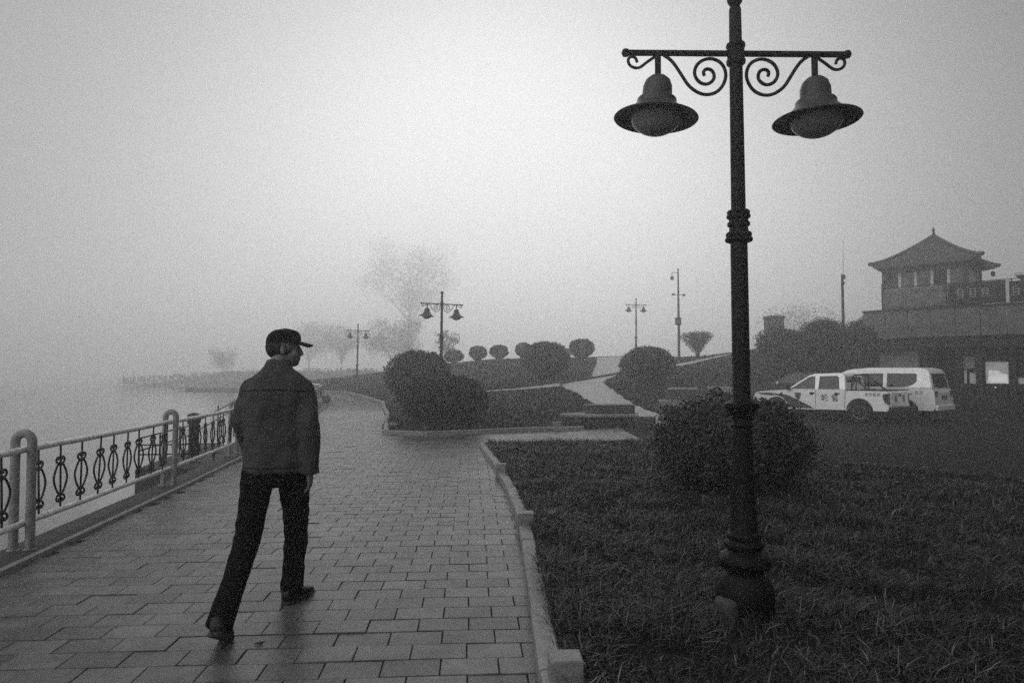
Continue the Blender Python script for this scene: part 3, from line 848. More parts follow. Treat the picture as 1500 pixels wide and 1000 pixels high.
bo = MB(); bo.lathe([(.12, 0), (.13, .03), (.085, .05), (.08, .5), (.11, .54), (.125, .6), (.10, .66), (.02, .68)], 16)
o = bo.build('mooring_bollard', M['iron_dull'], None, True, auto=45); o.location = (-6.75, 14.55, -.30); o.scale = (1.2, 1.2, 1.45)
tag(o, 'squat dark mooring bollard on the landing stage seen through the balusters', 'bollard')

# ------------------------------------------------------------------ stepped stone benches
def slab(poly, z0, z1, name, parent, mat):
    return MB().plate(poly, z0, z1).build(name, mat, parent, bevel=.025, seg=2)
ss = empty('stone_bench', (2.9, 20.4, -.02), R(4), 'low two tier bench of heavy stone slabs at the foot of the winding path', 'stone bench', 'stepped stone benches by the path')
slab([(-1.55, -.15), (-.55, -.62), (.75, -.55), (.95, .35), (-.2, .75), (-1.2, .55)], .27, .36, 'lower_slab', ss, M['stone'])
slab([(-1.0, -.05), (-.45, -.42), (.65, -.38), (.75, .25), (-.2, .5), (-.8, .4)], -.1, .27, 'plinth', ss, M['stone_dark'])
slab([(-.75, .0), (-.35, -.22), (.72, -.22), (.76, .55), (-.2, .62)], .362, .60, 'upper_slab', ss, M['stone_dark'])
slab([(-.80, .0), (-.38, -.25), (.74, -.25), (.78, .57), (-.2, .65)], .602, .63, 'seat_top', ss, M['stone'])
slab([(.62, -.95), (1.15, -.9), (1.15, -.45), (.62, -.48)], -.1, .30, 'end_block', ss, M['stone_dark'])
s2 = empty('stone_bench', (6.55, 26.2, .10), R(-6), 'second stepped stone bench half hidden behind the near bush', 'stone bench', 'stepped stone benches by the path')
slab([(-.9, -.5), (1.2, -.5), (1.2, .6), (-.9, .6)], -.2, .42, 'lower_slab', s2, M['stone'])
slab([(-.55, -.1), (1.0, -.1), (1.0, .9), (-.55, .9)], .422, .80, 'plinth', s2, M['stone_dark'])
slab([(-.62, -.2), (.55, -.2), (.6, .95), (-.45, .95)], .802, .88, 'seat_top', s2, M['stone'])
slab([(1.05, .1), (1.9, .1), (1.9, .9), (1.05, .9)], -.1, .92, 'end_block', s2, M['stone'])

# ------------------------------------------------------------------ poles
cp = empty('camera_pole', (at(995, 44).x, 44, hz(at(995, 44).x, 44)), 0, 'tall slim pole with cabinet and surveillance cameras on the rise', 'pole')
MB().tube([(0, 0, -.1), (0, 0, 3.2), (0, 0, 5.8)], [.085, .07, .045], 10).build('shaft', M['iron_dull'], cp, True)
m_ = MB(); m_.box((-.06, -.12, 2.35), (.36, .2, .5)); m_.build('cabinet', M['iron_dull'], cp, bevel=.02)
m_ = MB(); m_.tube([(0, 0, 5.5), (-.4, -.02, 5.55)], .02, 6); m_.box((-.4, -.02, 5.16), (.18, .18, .22)); m_.tube([(-.4, -.02, 5.55), (-.4, -.02, 5.2)], .02, 6); m_.build('dome_camera', M['iron_dull'], cp)
m_ = MB(); m_.tube([(-.34, 0, 4.1), (.34, 0, 4.1)], .018, 6); m_.box((-.34, -.06, 4.1), (.13, .26, .12)); m_.box((.34, -.06, 4.06), (.13, .26, .12)); m_.build('camera_arm', M['iron_dull'], cp)
m_ = MB(); m_.lathe([(.002, -.045), (.04, -.02), (.045, 0), (.04, .02), (.002, .045)], 10, Matrix.Translation((-.25, -.2, 2.05))); m_.build('status_light', M['bulb'], cp, True)
p = at(1237, 33.5)
ap = empty('antenna_pole', (p.x, 33.5, hz(p.x, 33.5)), 0, 'thin dark pole with a whip antenna in front of the bank shrubs', 'pole')
top = at(1237, 33.5, 402).z - ap.location.z
MB().tube([(0, 0, -.1), (0, 0, top)], [.075, .06], 10).build('shaft', M['iron_dull'], ap, True)
m_ = MB(); m_.box((.06, 0, top - .12), (.14, .14, .2)); m_.box((.05, 0, top - .42), (.10, .10, .12)); m_.build('bracket', M['iron_dull'], ap)
MB().tube([(.05, 0, top - .1), (.09, 0, top + 1.7)], [.012, .006], 5).build('whip_antenna', M['iron_dull'], ap, True)
p = at(1135, 41)
ch = empty('chimney', (p.x, 41, hz(p.x, 41)), R(5), 'square dark masonry stack standing behind the bank bushes', 'chimney')
hh = at(1135, 41, 464).z - ch.location.z
m_ = MB(); m_.box((0, 0, hh / 2 - .2), (.86, .86, hh + .2)); m_.build('shaft', M['brick'], ch, bevel=.02)
m_ = MB(); m_.box((0, 0, hh - .04), (.94, .94, .16)); m_.build('cap', M['brick'], ch, bevel=.02)

# ------------------------------------------------------------------ building
B = empty('lakeside_building', (23.3, 34.3, -.25), R(-43), 'two storey building with concrete terrace and tiled pavilion on top', 'building')
def bb(name, c, s, mat, parent=None, bevel=0.0):
    return MB().box(c, s).build(name, M[mat], parent or B, bevel=bevel)
ter = MB()
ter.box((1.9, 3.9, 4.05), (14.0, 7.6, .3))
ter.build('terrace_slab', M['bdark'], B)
# parapet in cast panels with dark joints
pp = MB()
x = -5.15
while x < 9.0:
    w_ = 1.08 if x > -4.6 else .55
    pp.box((x + w_ / 2 - .012, 0.0 + random.uniform(-.006, .006), 4.42), (w_ - .03, .18, 1.47 + random.uniform(-.01, .01)))
    x += w_
pp.build('parapet', M['bconc'], B, bevel=.012)
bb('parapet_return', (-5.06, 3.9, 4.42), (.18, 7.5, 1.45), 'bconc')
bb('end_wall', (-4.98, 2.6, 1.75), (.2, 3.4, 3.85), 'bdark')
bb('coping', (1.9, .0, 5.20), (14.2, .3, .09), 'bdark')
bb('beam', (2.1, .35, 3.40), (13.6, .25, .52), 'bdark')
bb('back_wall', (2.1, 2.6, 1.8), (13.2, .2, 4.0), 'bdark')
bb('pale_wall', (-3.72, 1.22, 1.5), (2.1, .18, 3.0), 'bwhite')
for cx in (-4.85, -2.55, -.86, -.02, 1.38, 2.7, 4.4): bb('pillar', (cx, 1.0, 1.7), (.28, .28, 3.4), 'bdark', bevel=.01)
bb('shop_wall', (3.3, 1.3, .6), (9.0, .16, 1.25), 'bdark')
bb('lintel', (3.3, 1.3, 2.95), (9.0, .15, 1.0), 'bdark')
bb('sign_panel', (-.48, 1.14, 2.35), (.55, .05, .62), 'bwhite')
def lit(x0, x1, z0, z1, mat):
    f = MB(); f.box(((x0 + x1) / 2, 1.34, (z0 + z1) / 2), (x1 - x0, .04, z1 - z0))
    w_ = f.build('window', M[mat], B)
    fr = MB()
    for c_, s_ in ((((x0 + x1) / 2, 1.30, z1 + .02), (x1 - x0 + .08, .08, .05)), (((x0 + x1) / 2, 1.30, z0 - .02), (x1 - x0 + .08, .08, .05))): fr.box(c_, s_)
    for xx in (x0 - .02, x1 + .02): fr.box((xx, 1.30, (z0 + z1) / 2), (.05, .085, z1 - z0))
    fr.build('frame', M['bdark'], w_)
lit(.2, 1.18, 1.27, 2.4, 'lit_mid')
mb_ = MB(); mb_.prism([(.24, 1.30), (1.14, 1.30), (1.12, 1.74), (.86, 1.80), (.80, 1.92), (.34, 1.96), (.30, 1.6)], 1.312, 1.318); mb_.build('bright_pane', M['lit'], B)
lit(-.74, -.60, 1.27, 2.0, 'lit_dim'); lit(-.50, -.22, 1.27, 1.85, 'lit_dim'); lit(1.55, 1.95, 1.27, 1.6, 'lit_dim'); lit(2.9, 4.2, 1.27, 2.2, 'lit_dim')
m_ = MB(); m_.lathe([(.002, -.05), (.045, 0), (.002, .05)], 10, Matrix.Translation((.62, 1.16, 1.08))); m_.build('wall_lamp', M['lit'], B, True)
# terrace rail, netting and dark banners
rl = MB(); rl.tube([(-4.2, .02, 6.42), (8.8, .02, 6.42)], .025, 6); rl.tube([(-4.2, .02, 5.75), (8.8, .02, 5.75)], .015, 6)
rl.build('terrace_rail', M['iron_dull'], B, True)
for k in range(10): MB().tube([(-4.2 + 1.44 * k, .02, 5.2), (-4.2 + 1.44 * k, .02, 6.45 + (.25 if k == 0 else 0))], .03, 6).build('rail_post', M['iron_dull'], B, True)
def cloth(name, x0, x1, z0, z1, y, mat, amp=.03):
    m2 = MB(); nx = 24; nz = 8; vs = []
    for j in range(nz + 1):
        for i in range(nx + 1):
            xx = x0 + (x1 - x0) * i / nx; zz = z0 + (z1 - z0) * j / nz
            vs.append((xx, y + amp * math.sin(xx * 7 + j * .4) - .02 * noise.noise(Vector((xx * 2, zz * 2, 0))), zz))
    m2.add(vs, [(j * (nx + 1) + i, j * (nx + 1) + i + 1, (j + 1) * (nx + 1) + i + 1, (j + 1) * (nx + 1) + i) for j in range(nz) for i in range(nx)])
    o_ = m2.build(name, M[mat], B, True, fix=False)
    md = o_.modifiers.new('thick', 'SOLIDIFY'); md.thickness = .012
    return o_
cloth('netting', -4.1, -1.2, 5.27, 6.36, -.02, 'mesh_cloth')
bn = cloth('banner', -1.1, 1.34, 5.27, 6.38, -.04, 'banner', .01)
def strokes(x0, n, w_, h_, z, y, parent):
    rs = random.Random(int(x0 * 100) + 5)
    for k in range(n):
        m2 = MB(); cx = x0 + k * w_ * 1.25
        for j in range(4): m2.box((cx + rs.uniform(-.1, .1) * w_, y, z + h_ * (-.4 + .27 * j)), (w_ * rs.uniform(.5, .95), .012, h_ * .075))
        for j in range(2): m2.box((cx + (j - .5) * w_ * .5, y - .004, z + rs.uniform(-.1, .1) * h_), (w_ * .12, .012, h_ * rs.uniform(.6, .95)))
        m2.build('banner_lettering', M['banner_mark'], parent)
strokes(-.55, 3, .42, .5, 5.85, -.072, bn)
bn2 = cloth('banner', 1.46, 4.5, 5.27, 6.30, -.04, 'banner', .01)
strokes(1.75, 4, .45, .5, 5.82, -.072, bn2)
bb('banner_post', (1.40, -.05, 5.85), (.14, .05, 1.2), 'column')
# plants and boxes on the terrace
# pavilion walls
x0, x1, y0, y1 = -4.45, -.55, 1.55, 5.45
for (cx, cy) in [(x0, y0), (x1, y0), (x0, y1), (x1, y1)]:
    MB().tube([(cx, cy, 4.2), (cx, cy, 7.75)], .13, 12).build('corner_column', M['wood'], B, True)
for k in range(1, 5):
    xx = x0 + (x1 - x0) * k / 5
    MB().tube([(xx, y0, 4.2), (xx, y0, 7.6)], .085, 10).build('column', M['column'], B, True)
    yy_ = y0 + (y1 - y0) * k / 5
    MB().tube([(x1, yy_, 4.2), (x1, yy_, 7.6)], .085, 10).build('column', M['column'], B, True)
for k in range(5):
    xa = x0 + (x1 - x0) * k / 5 + .09; xb = x0 + (x1 - x0) * (k + 1) / 5 - .09
    mt = ['panel', 'mesh_cloth', 'bglass', 'bdark', 'mesh_cloth'][k]
    MB().box(((xa + xb) / 2, y0 + .02, 5.85), (xb - xa, .05, 3.2)).build('wall_panel', M[mt], B)
    ya = y0 + (y1 - y0) * k / 5 + .09; yb = y0 + (y1 - y0) * (k + 1) / 5 - .09
    MB().box((x1 - .02, (ya + yb) / 2, 5.85), (.05, yb - ya, 3.2)).build('wall_panel', M[['mesh_cloth', 'panel', 'mesh_cloth', 'panel', 'panel'][k]], B)
bb('eave_beam', (-2.5, y0, 7.55), (3.9, .16, .3), 'wood'); bb('eave_beam', (x1, 3.5, 7.553), (.16, 3.9, .3), 'wood')
bb('side_wall', (x0, 3.5, 5.9), (.06, 3.7, 3.3), 'panel'); bb('rear_wall', (-2.5, y1, 5.9), (3.7, .06, 3.3), 'panel')
# swept hip roof
cxr, cyr = -2.36, 3.5; half = 2.48; ez = 7.70; az = 9.58
rf = MB()
NS = 14; NT = 28
def roofpt(face, s, t):      # s: 0 eave .. 1 apex, t: -1..1 along
    h_ = half * (1 - s)
    up = .20 * abs(t) ** 7 * (1 - s) ** 4
    out = 1 + .045 * abs(t) ** 5 * (1 - s) ** 3
    z_ = ez + (az - ez) * (.88 * s + .12 * s * s) + up
    a = (h_ * t * out, -h_ * out)
    c_, s_ = [(1, 0), (0, 1), (-1, 0), (0, -1)][face]
    return Vector((cxr + a[0] * c_ - a[1] * s_, cyr + a[0] * s_ + a[1] * c_, z_))
for face in range(4):
    vs = []
    for i in range(NS + 1):
        for j in range(NT * 4 + 1):
            t = -1 + 2 * j / (NT * 4)
            v = roofpt(face, min(i / NS, .985), t)
            v.z += .028 * (1 if (j % 4) in (1, 2) else 0) * (1 - (i / NS) ** 6)
            vs.append(v)
    m1 = NT * 4 + 1
    rf.add(vs, [(i * m1 + j, i * m1 + j + 1, (i + 1) * m1 + j + 1, (i + 1) * m1 + j) for i in range(NS) for j in range(NT * 4)])
roof = rf.build('roof', M['tile'], B, fix=False)
md = roof.modifiers.new('thick', 'SOLIDIFY'); md.thickness = .10; md.offset = -1
for face in range(4):
    pts = [roofpt(face, s, 1) + Vector((0, 0, .06)) for s in np.linspace(-.03, .97, 14)]
    MB().tube(pts, [.11] + [.085] * 13, 8).build('hip_ridge', M['ridge'], roof, True)
fn = MB().lathe([(.16, 9.48), (.17, 9.6), (.10, 9.66), (.07, 9.74), (.05, 9.86), (.09, 9.90), (.10, 9.95), (.05, 10.0), (.02, 10.08), (.004, 10.12)], 12, Matrix.Translation((cxr, cyr, 0)))
fn.build('finial', M['ridge'], roof, True)
lt = MB(); lt.tube([(0, 0, .42), (0, 0, .2)], .008, 5); lt.lathe([(.02, .2), (.08, .17), (.11, .08), (.11, .02), (.08, -.08), (.02, -.1)], 12)
o = lt.build('hanging_lantern', M['banner'], None, True); pr = at(1456, 39.5)
o.location = B.matrix_basis @ Vector((.02, 6.0, 7.42)); tag(o, 'small round lantern hanging under the right eave of the pavilion', 'lantern')
# low roof of the wing behind
bb('wing_roof', (5.2, 4.6, 6.95), (7.6, 4.0, .16), 'column'); bb('wing_wall', (5.4, 4.8, 5.5), (7.0, 3.4, 2.7), 'bdark')

# ------------------------------------------------------------------ vehicles
def txt_mesh(name, s, size, mat):
    cu = bpy.data.curves.new('lettering', 'FONT'); cu.body = s; cu.size = size; cu.align_x = 'CENTER'; cu.align_y = 'CENTER'; cu.extrude = .002; cu.offset = size * .012
    ob = bpy.data.objects.new('lettering', cu); C.objects.link(ob)
    dg = bpy.context.evaluated_depsgraph_get(); dg.update()
    me = bpy.data.meshes.new_from_object(ob.evaluated_get(dg)); me.name = name
    bpy.data.objects.remove(ob); bpy.data.curves.remove(cu)
    me.materials.clear(); me.materials.append(mat)
    return me
def arch(cx, cz, r, n=9, a0=0, a1=PI): return [(cx + r * math.cos(a), cz + r * math.sin(a)) for a in np.linspace(a0, a1, n)]
def wheel(parent, x, y, r, w=.24):
    s = 1 if y > 0 else -1
    m2 = MB(); T = Matrix.Translation((x, y, r)) @ Matrix.Rotation(PI / 2, 4, 'X')
    prof = [(r * .62, -w / 2), (r * .9, -w / 2), (r * .985, -w * .4), (r, -w * .25), (r, w * .25), (r * .985, w * .4), (r * .9, w / 2), (r * .62, w / 2)]
    wh = m2.lathe(prof, 28, T).build('wheel', M['tyre'], parent, True, auto=40)
    m3 = MB(); yo = y + s * (w / 2 - .03)
    T2 = Matrix.Translation((x, yo, r)) @ Matrix.Rotation(PI / 2, 4, 'X')
    m3.lathe([(r * .5, -.02), (r * .6, -.035), (r * .66, -.01), (r * .66, .03), (r * .58, .03)], 28, T2)
    for k in range(6):
        a = 2 * PI * k / 6 + .2
        m3.box((0, 0, 0), (r * .5, .03, r * .17), M=Matrix.Translation((x, yo, r)) @ Matrix.Rotation(a, 4, 'Y') @ Matrix.Translation((r * .33, 0, 0)))
    m3.lathe([(.01, -.03), (r * .16, -.03), (r * .18, .03), (.01, .03)], 16, T2)
    m3.build('rim', M['rim'], wh)
    m4 = MB(); m4.lathe([(.01, -.02), (r * .6, -.02), (r * .6, .0), (.01, .0)], 20, Matrix.Translation((x, yo - s * .05, r)) @ Matrix.Rotation(PI / 2, 4, 'X')); m4.build('brake_disc', M['trim'], wh)
    return wh
# vehicle frame: x forward, +y = left side of the car
def shell(parent, name, poly, w0, zb, w1, zt, mat, bevel=.04):
    """prism with sides leaning in from half width w0 at zb to w1 at zt"""
    m2 = MB(); n = len(poly)
    hw = lambda z: w0 + (w1 - w0) * (z - zb) / (zt - zb) if zt != zb else w0
    vs = [(x, hw(z), z) for x, z in poly] + [(x, -hw(z), z) for x, z in poly]
    fs = [tuple(range(n)), tuple(range(2 * n - 1, n - 1, -1))] + [(k, (k + 1) % n, (k + 1) % n + n, k + n) for k in range(n)]
    m2.add(vs, fs)
    o_ = m2.build(name, mat, parent, False, bevel=bevel, seg=3)
    for pz in o_.data.polygons: pz.use_smooth = True
    o_.data.set_sharp_from_angle(angle=R(28))
    return o_
def side_panel(name, poly, hwf, off, parent, mat, sides=(1, -1), th=.004):
    out = []
    for s in sides:
        n = len(poly); m2 = MB()
        vs = [(x, s * (hwf(z) + off), z) for x, z in poly] + [(x, s * (hwf(z) + off - th), z) for x, z in poly]
        fs = [tuple(range(n)), tuple(range(2 * n - 1, n - 1, -1))] + [(k, (k + 1) % n, (k + 1) % n + n, k + n) for k in range(n)]
        out.append(m2.add(vs, fs).build(name, mat, parent))
    return out
def letter_on(parent, name, s, size, x, z, y, mat, side=1, rear=None):
    me_ = txt_mesh(name, s, size, mat); o_ = mesh_obj(name, me_, parent)
    if rear is None:
        o_.location = (x, y, z); o_.rotation_euler = (PI / 2, 0, PI if side > 0 else 0)
    else:
        o_.location = (rear, y, z); o_.rotation_euler = (PI / 2, 0, -PI / 2)
    return o_

def make_pickup():
    root = empty('pickup_truck', (0, 0, 0), 0, 'white double cab patrol pickup with dark swoosh and badge on its doors', 'pickup truck')
    W = .90; r = .37
    xf, xr = 1.60, -1.50
    low = [(2.55, .62), (2.58, .80), (2.50, .98), (2.30, 1.05), (1.15, 1.13), (-2.42, 1.13), (-2.46, 1.05), (-2.46, .50), (-2.40, .44)]
    low += [(xr - .47, .44)] + arch(xr, r + .03, .47, 11, PI, 0)[0:11] + [(xr + .47, .44)]
    low += [(xf - .46, .40)] + arch(xf, r + .03, .46, 11, PI, 0) + [(xf + .46, .42), (2.50, .45)]
    body = shell(root, 'body', low, W, 0, W, 2, M['white_paint'], .035)
    green = [(1.22, 1.131), (.40, 1.66), (.20, 1.73), (-.70, 1.76), (-.86, 1.74), (-.93, 1.66), (-1.02, 1.131)]
    cabw = lambda z: .87 + (.70 - .87) * (z - 1.13) / (1.75 - 1.13)
    shell(root, 'cab', green, .87, 1.13, .70, 1.75, M['white_paint'], .05)
    side_panel('window', [(1.02, 1.17), (.42, 1.58), (.28, 1.63), (.13, 1.64), (.10, 1.17)], cabw, .004, root, M['carglass'])
    side_panel('window', [(-.03, 1.17), (-.03, 1.64), (-.66, 1.66), (-.74, 1.60), (-.80, 1.17)], cabw, .004, root, M['carglass'])
    # windscreen and rear glass
    m2 = MB(); m2.add([(1.13, .74, 1.20), (1.13, -.74, 1.20), (.47, -.66, 1.63), (.47, .66, 1.63)], [(0, 1, 2, 3)])
    o_ = m2.build('windscreen', M['carglass'], root, fix=False); md = o_.modifiers.new('s', 'SOLIDIFY'); md.thickness = .02; md.offset = 1
    m2 = MB(); m2.add([(-1.0, .72, 1.20), (-1.0, -.72, 1.20), (-.945, -.62, 1.62), (-.945, .62, 1.62)], [(3, 2, 1, 0)])
    o_ = m2.build('rear_window', M['carglass'], root, fix=False); md = o_.modifiers.new('s', 'SOLIDIFY'); md.thickness = .03; md.offset = 1
    # open bed
    m2 = MB(); m2.box((-1.72, 0, 1.135), (1.34, 1.56, .012)); m2.build('bed', M['trim'], root)
    for s in (-1, 1):
        m2 = MB(); m2.box((-1.74, s * .872, 1.150), (1.40, .07, .035)); m2.build('bed_rail', M['trim'], root, bevel=.008)
    rb = MB()
    for s in (-1, 1):
        rb.tube([(-1.16, s * .70, 1.13), (-1.18, s * .66, 1.60), (-1.20, s * .56, 1.68), (-1.20, 0, 1.69)], .03, 8)
        rb.tube([(-1.20, s * .62, 1.62), (-1.75, s * .74, 1.14)], .026, 8)
        rb.tube([(-1.17, s * .36, 1.14), (-1.19, s * .36, 1.68)], .016, 6)
    rb.tube([(-1.17, -.7, 1.38), (-1.17, .7, 1.38)], .016, 6)
    rb.build('roll_bar', M['iron_dull'], root, True)
    flat = lambda z: W
    side_panel('livery', [(2.40, .99), (1.9, 1.0), (1.15, .93), (.75, .76), (.30, .55), (.12, .45), (1.05, .45), (1.13, .60), (1.35, .84), (1.62, .915), (1.9, .90), (2.30, .94)], flat, .004, root, M['livery'])
    side_panel('door_gap', [(.06, .46), (.075, .46), (.075, 1.12), (.06, 1.12)], flat, .003, root, M['trim'])
    side_panel('door_gap', [(-.97, .46), (-.98, .46), (-1.04, 1.12), (-1.02, 1.12)], flat, .003, root, M['trim'])
    for s in (1, -1):
        for hx in (.20, -.72):
            m2 = MB(); m2.box((hx, s * (W + .012), 1.02), (.19, .03, .05)); m2.build('door_handle', M['trim'], root, bevel=.008)
            m2 = MB(); m2.lathe([(.002, 0), (.06, 0), (.06, .004), (.002, .004)], 16, Matrix.Translation((hx + .02, s * (W + .003) - (.002), 1.0)) @ Matrix.Rotation(PI / 2, 4, 'X')); m2.build('handle_recess', M['trim'], root)
        m2 = MB(); m2.box((1.05, s * 1.0, 1.20), (.10, .20, .17)); m2.build('mirror', M['trim'], root, bevel=.03)
        m2 = MB(); m2.box((2.42, s * .70, .88), (.16, .3, .16)); m2.build('headlight', M['lamp_lens'], root, bevel=.03)
        side_panel('tail_lamp', [(-2.28, 1.02), (-2.462, 1.06), (-2.462, .66), (-2.36, .72), (-2.30, .84)], flat, .006, root, M['tail'], (s,))
        m2 = MB(); m2.box((-2.455, s * .82, .86), (.03, .13, .38)); m2.build('tail_lamp', M['tail'], root, bevel=.008)
    side_panel('badge', [(.86, 1.03), (.80, 1.045), (.74, 1.03), (.62, 1.03), (.62, .92), (.66, .80), (.74, .74), (.82, .80), (.86, .92)], flat, .012, root, M['shield'])
    for b_ in (1, -1):
        m2 = MB(); 
        for zz, ww in ((.99, .16), (.93, .12), (.87, .10)): m2.box((.74, b_ * (W + .014), zz), (ww, .008, .025))
        m2.box((.74, b_ * (W + .014), .92), (.03, .009, .2)); m2.build('badge_emblem', M['letter'], root)
        letter_on(root, 'lettering', '城', .27, -.05 - .22, .84, b_ * (W + .005), M['letter'], b_)
        letter_on(root, 'lettering', '管', .27, -.05 - .60, .84, b_ * (W + .005), M['letter'], b_)
        letter_on(root, 'lettering', '城市管理', .13, -1.95, 1.0, b_ * (W + .005), M['greyletter'], b_)
    # tailgate
    m2 = MB(); m2.box((-2.475, 0, .85), (.03, 1.42, .48)); m2.build('tailgate', M['white_paint'], root, bevel=.012)
    letter_on(root, 'lettering', '城', .26, 0, .86, .33, M['letter'], 1, -2.494)
    letter_on(root, 'lettering', '管', .26, 0, .86, -.33, M['letter'], 1, -2.494)
    m2 = MB(); m2.box((-2.495, 0, .99), (.02, .2, .07)); m2.build('tailgate_handle', M['trim'], root, bevel=.008)
    m2 = MB(); m2.box((-2.52, 0, .50), (.14, 1.7, .16)); m2.build('rear_bumper', M['trim'], root, bevel=.03)
    m2 = MB(); m2.box((2.56, 0, .55), (.12, 1.74, .26)); m2.build('front_bumper', M['trim'], root, bevel=.04)
    m2 = MB(); m2.box((0, 0, .36), (4.3, 1.3, .2)); m2.build('chassis', M['trim'], root)
    for x_ in (xf, xr):
        for s in (-1, 1): wheel(root, x_, s * (W - .12), r, .25)
    return root
def make_van():
    root = empty('passenger_van', (0, 0, 0), 0, 'white high roofed passenger van with its rear toward the building', 'van')
    W = .90; r = .34; xf, xr = 1.55, -1.50
    low = [(2.45, .50), (2.50, .75), (2.40, .95), (1.75, 1.14), (1.55, 1.18), (-2.38, 1.18), (-2.46, 1.05), (-2.48, .52), (-2.40, .40), (xr - .43, .40)]
    low += arch(xr, r + .03, .43, 11, PI, 0) + [(xr + .43, .40), (xf - .43, .38)] + arch(xf, r + .03, .43, 11, PI, 0) + [(xf + .43, .40), (2.42, .42)]
    shell(root, 'body', low, W, 0, W, 2, M['van_paint'], .04)
    up = [(1.62, 1.181), (.98, 1.72), (.70, 1.86), (.45, 1.91), (-.2, 1.965), (-1.9, 1.955), (-2.15, 1.90), (-2.26, 1.80), (-2.39, 1.181)]
    uw = lambda z: .88 + (.74 - .88) * (z - 1.18) / .78
    shell(root, 'upper_body', up, .88, 1.18, .74, 1.96, M['van_paint'], .06)
    side_panel('window', [(1.35, 1.24), (.92, 1.62), (.74, 1.72), (.30, 1.74), (.26, 1.24)], uw, .004, root, M['carglass'])
    side_panel('window', [(.12, 1.24), (.12, 1.74), (-.68, 1.75), (-.70, 1.70), (-.70, 1.24)], uw, .004, root, M['carglass'])
    side_panel('window', [(-.84, 1.24), (-.84, 1.75), (-1.82, 1.74), (-1.86, 1.70), (-1.86, 1.46), (-1.78, 1.36), (-1.6, 1.27), (-1.45, 1.24)], uw, .004, root, M['carglass'])
    m2 = MB(); m2.add([(1.53, .76, 1.26), (1.53, -.76, 1.26), (1.0, -.70, 1.71), (1.0, .70, 1.71)], [(0, 1, 2, 3)])
    o_ = m2.build('windscreen', M['carglass'], root, fix=False); md = o_.modifiers.new('s', 'SOLIDIFY'); md.thickness = .02; md.offset = 1
    m2 = MB(); m2.add([(-2.385, .70, 1.24), (-2.385, -.70, 1.24), (-2.285, -.62, 1.74), (-2.285, .62, 1.74)], [(3, 2, 1, 0)])
    o_ = m2.build('rear_window', M['carglass'], root, fix=False); md = o_.modifiers.new('s', 'SOLIDIFY'); md.thickness = .03; md.offset = 1
    flat = lambda z: W
    for a, b in ((.20, .215), (-.77, -.755)): side_panel('door_gap', [(a, .42), (b, .42), (b, 1.17), (a, 1.17)], flat, .003, root, M['trim'])
    side_panel('slide_track', [(-.85, 1.02), (-.85, .985), (-1.72, .985), (-1.72, 1.02)], flat, .008, root, M['trim'])
    for s in (1, -1):
        for hx in (.34, -.62):
            m2 = MB(); m2.box((hx, s * (W + .012), 1.06), (.18, .03, .05)); m2.build('door_handle', M['trim'], root, bevel=.008)
        m2 = MB(); m2.box((1.25, s * 1.0, 1.28), (.12, .20, .22)); m2.build('mirror', M['trim'], root, bevel=.03)
        m2 = MB(); m2.box((2.36, s * .68, .84), (.2, .34, .18)); m2.build('headlight', M['lamp_lens'], root, bevel=.03)
        m2 = MB(); m2.box((-2.42, s * .76, 1.02), (.14, .26, .18)); m2.build('tail_lamp', M['tail'], root, bevel=.02)
        letter_on(root, 'lettering', '执法', .14, -1.95, 1.06, s * (W + .005), M['greyletter'], s)
    m2 = MB(); m2.box((-2.485, 0, .88), (.02, .46, .15)); m2.build('number_plate', M['plate'], root)
    m2 = MB(); m2.box((-2.50, 0, .50), (.12, 1.74, .20)); m2.build('rear_bumper', M['van_paint'], root, bevel=.04)
    m2 = MB()
    for s in (-1, 1): m2.lathe([(.10, 1.90), (.12, 1.96), (.10, 2.08), (.02, 2.12)], 12, Matrix.Translation((.35, s * .32, 0)))
    m2.box((.35, 0, 1.97), (.12, .7, .06)); m2.build('roof_beacon', M['trim'], root, bevel=.01)
    m2 = MB(); m2.box((0, 0, .33), (4.2, 1.3, .18)); m2.build('chassis', M['trim'], root)
    for x_ in (xf, xr):
        for s in (-1, 1): wheel(root, x_, s * (W - .12), r, .22)
    return root
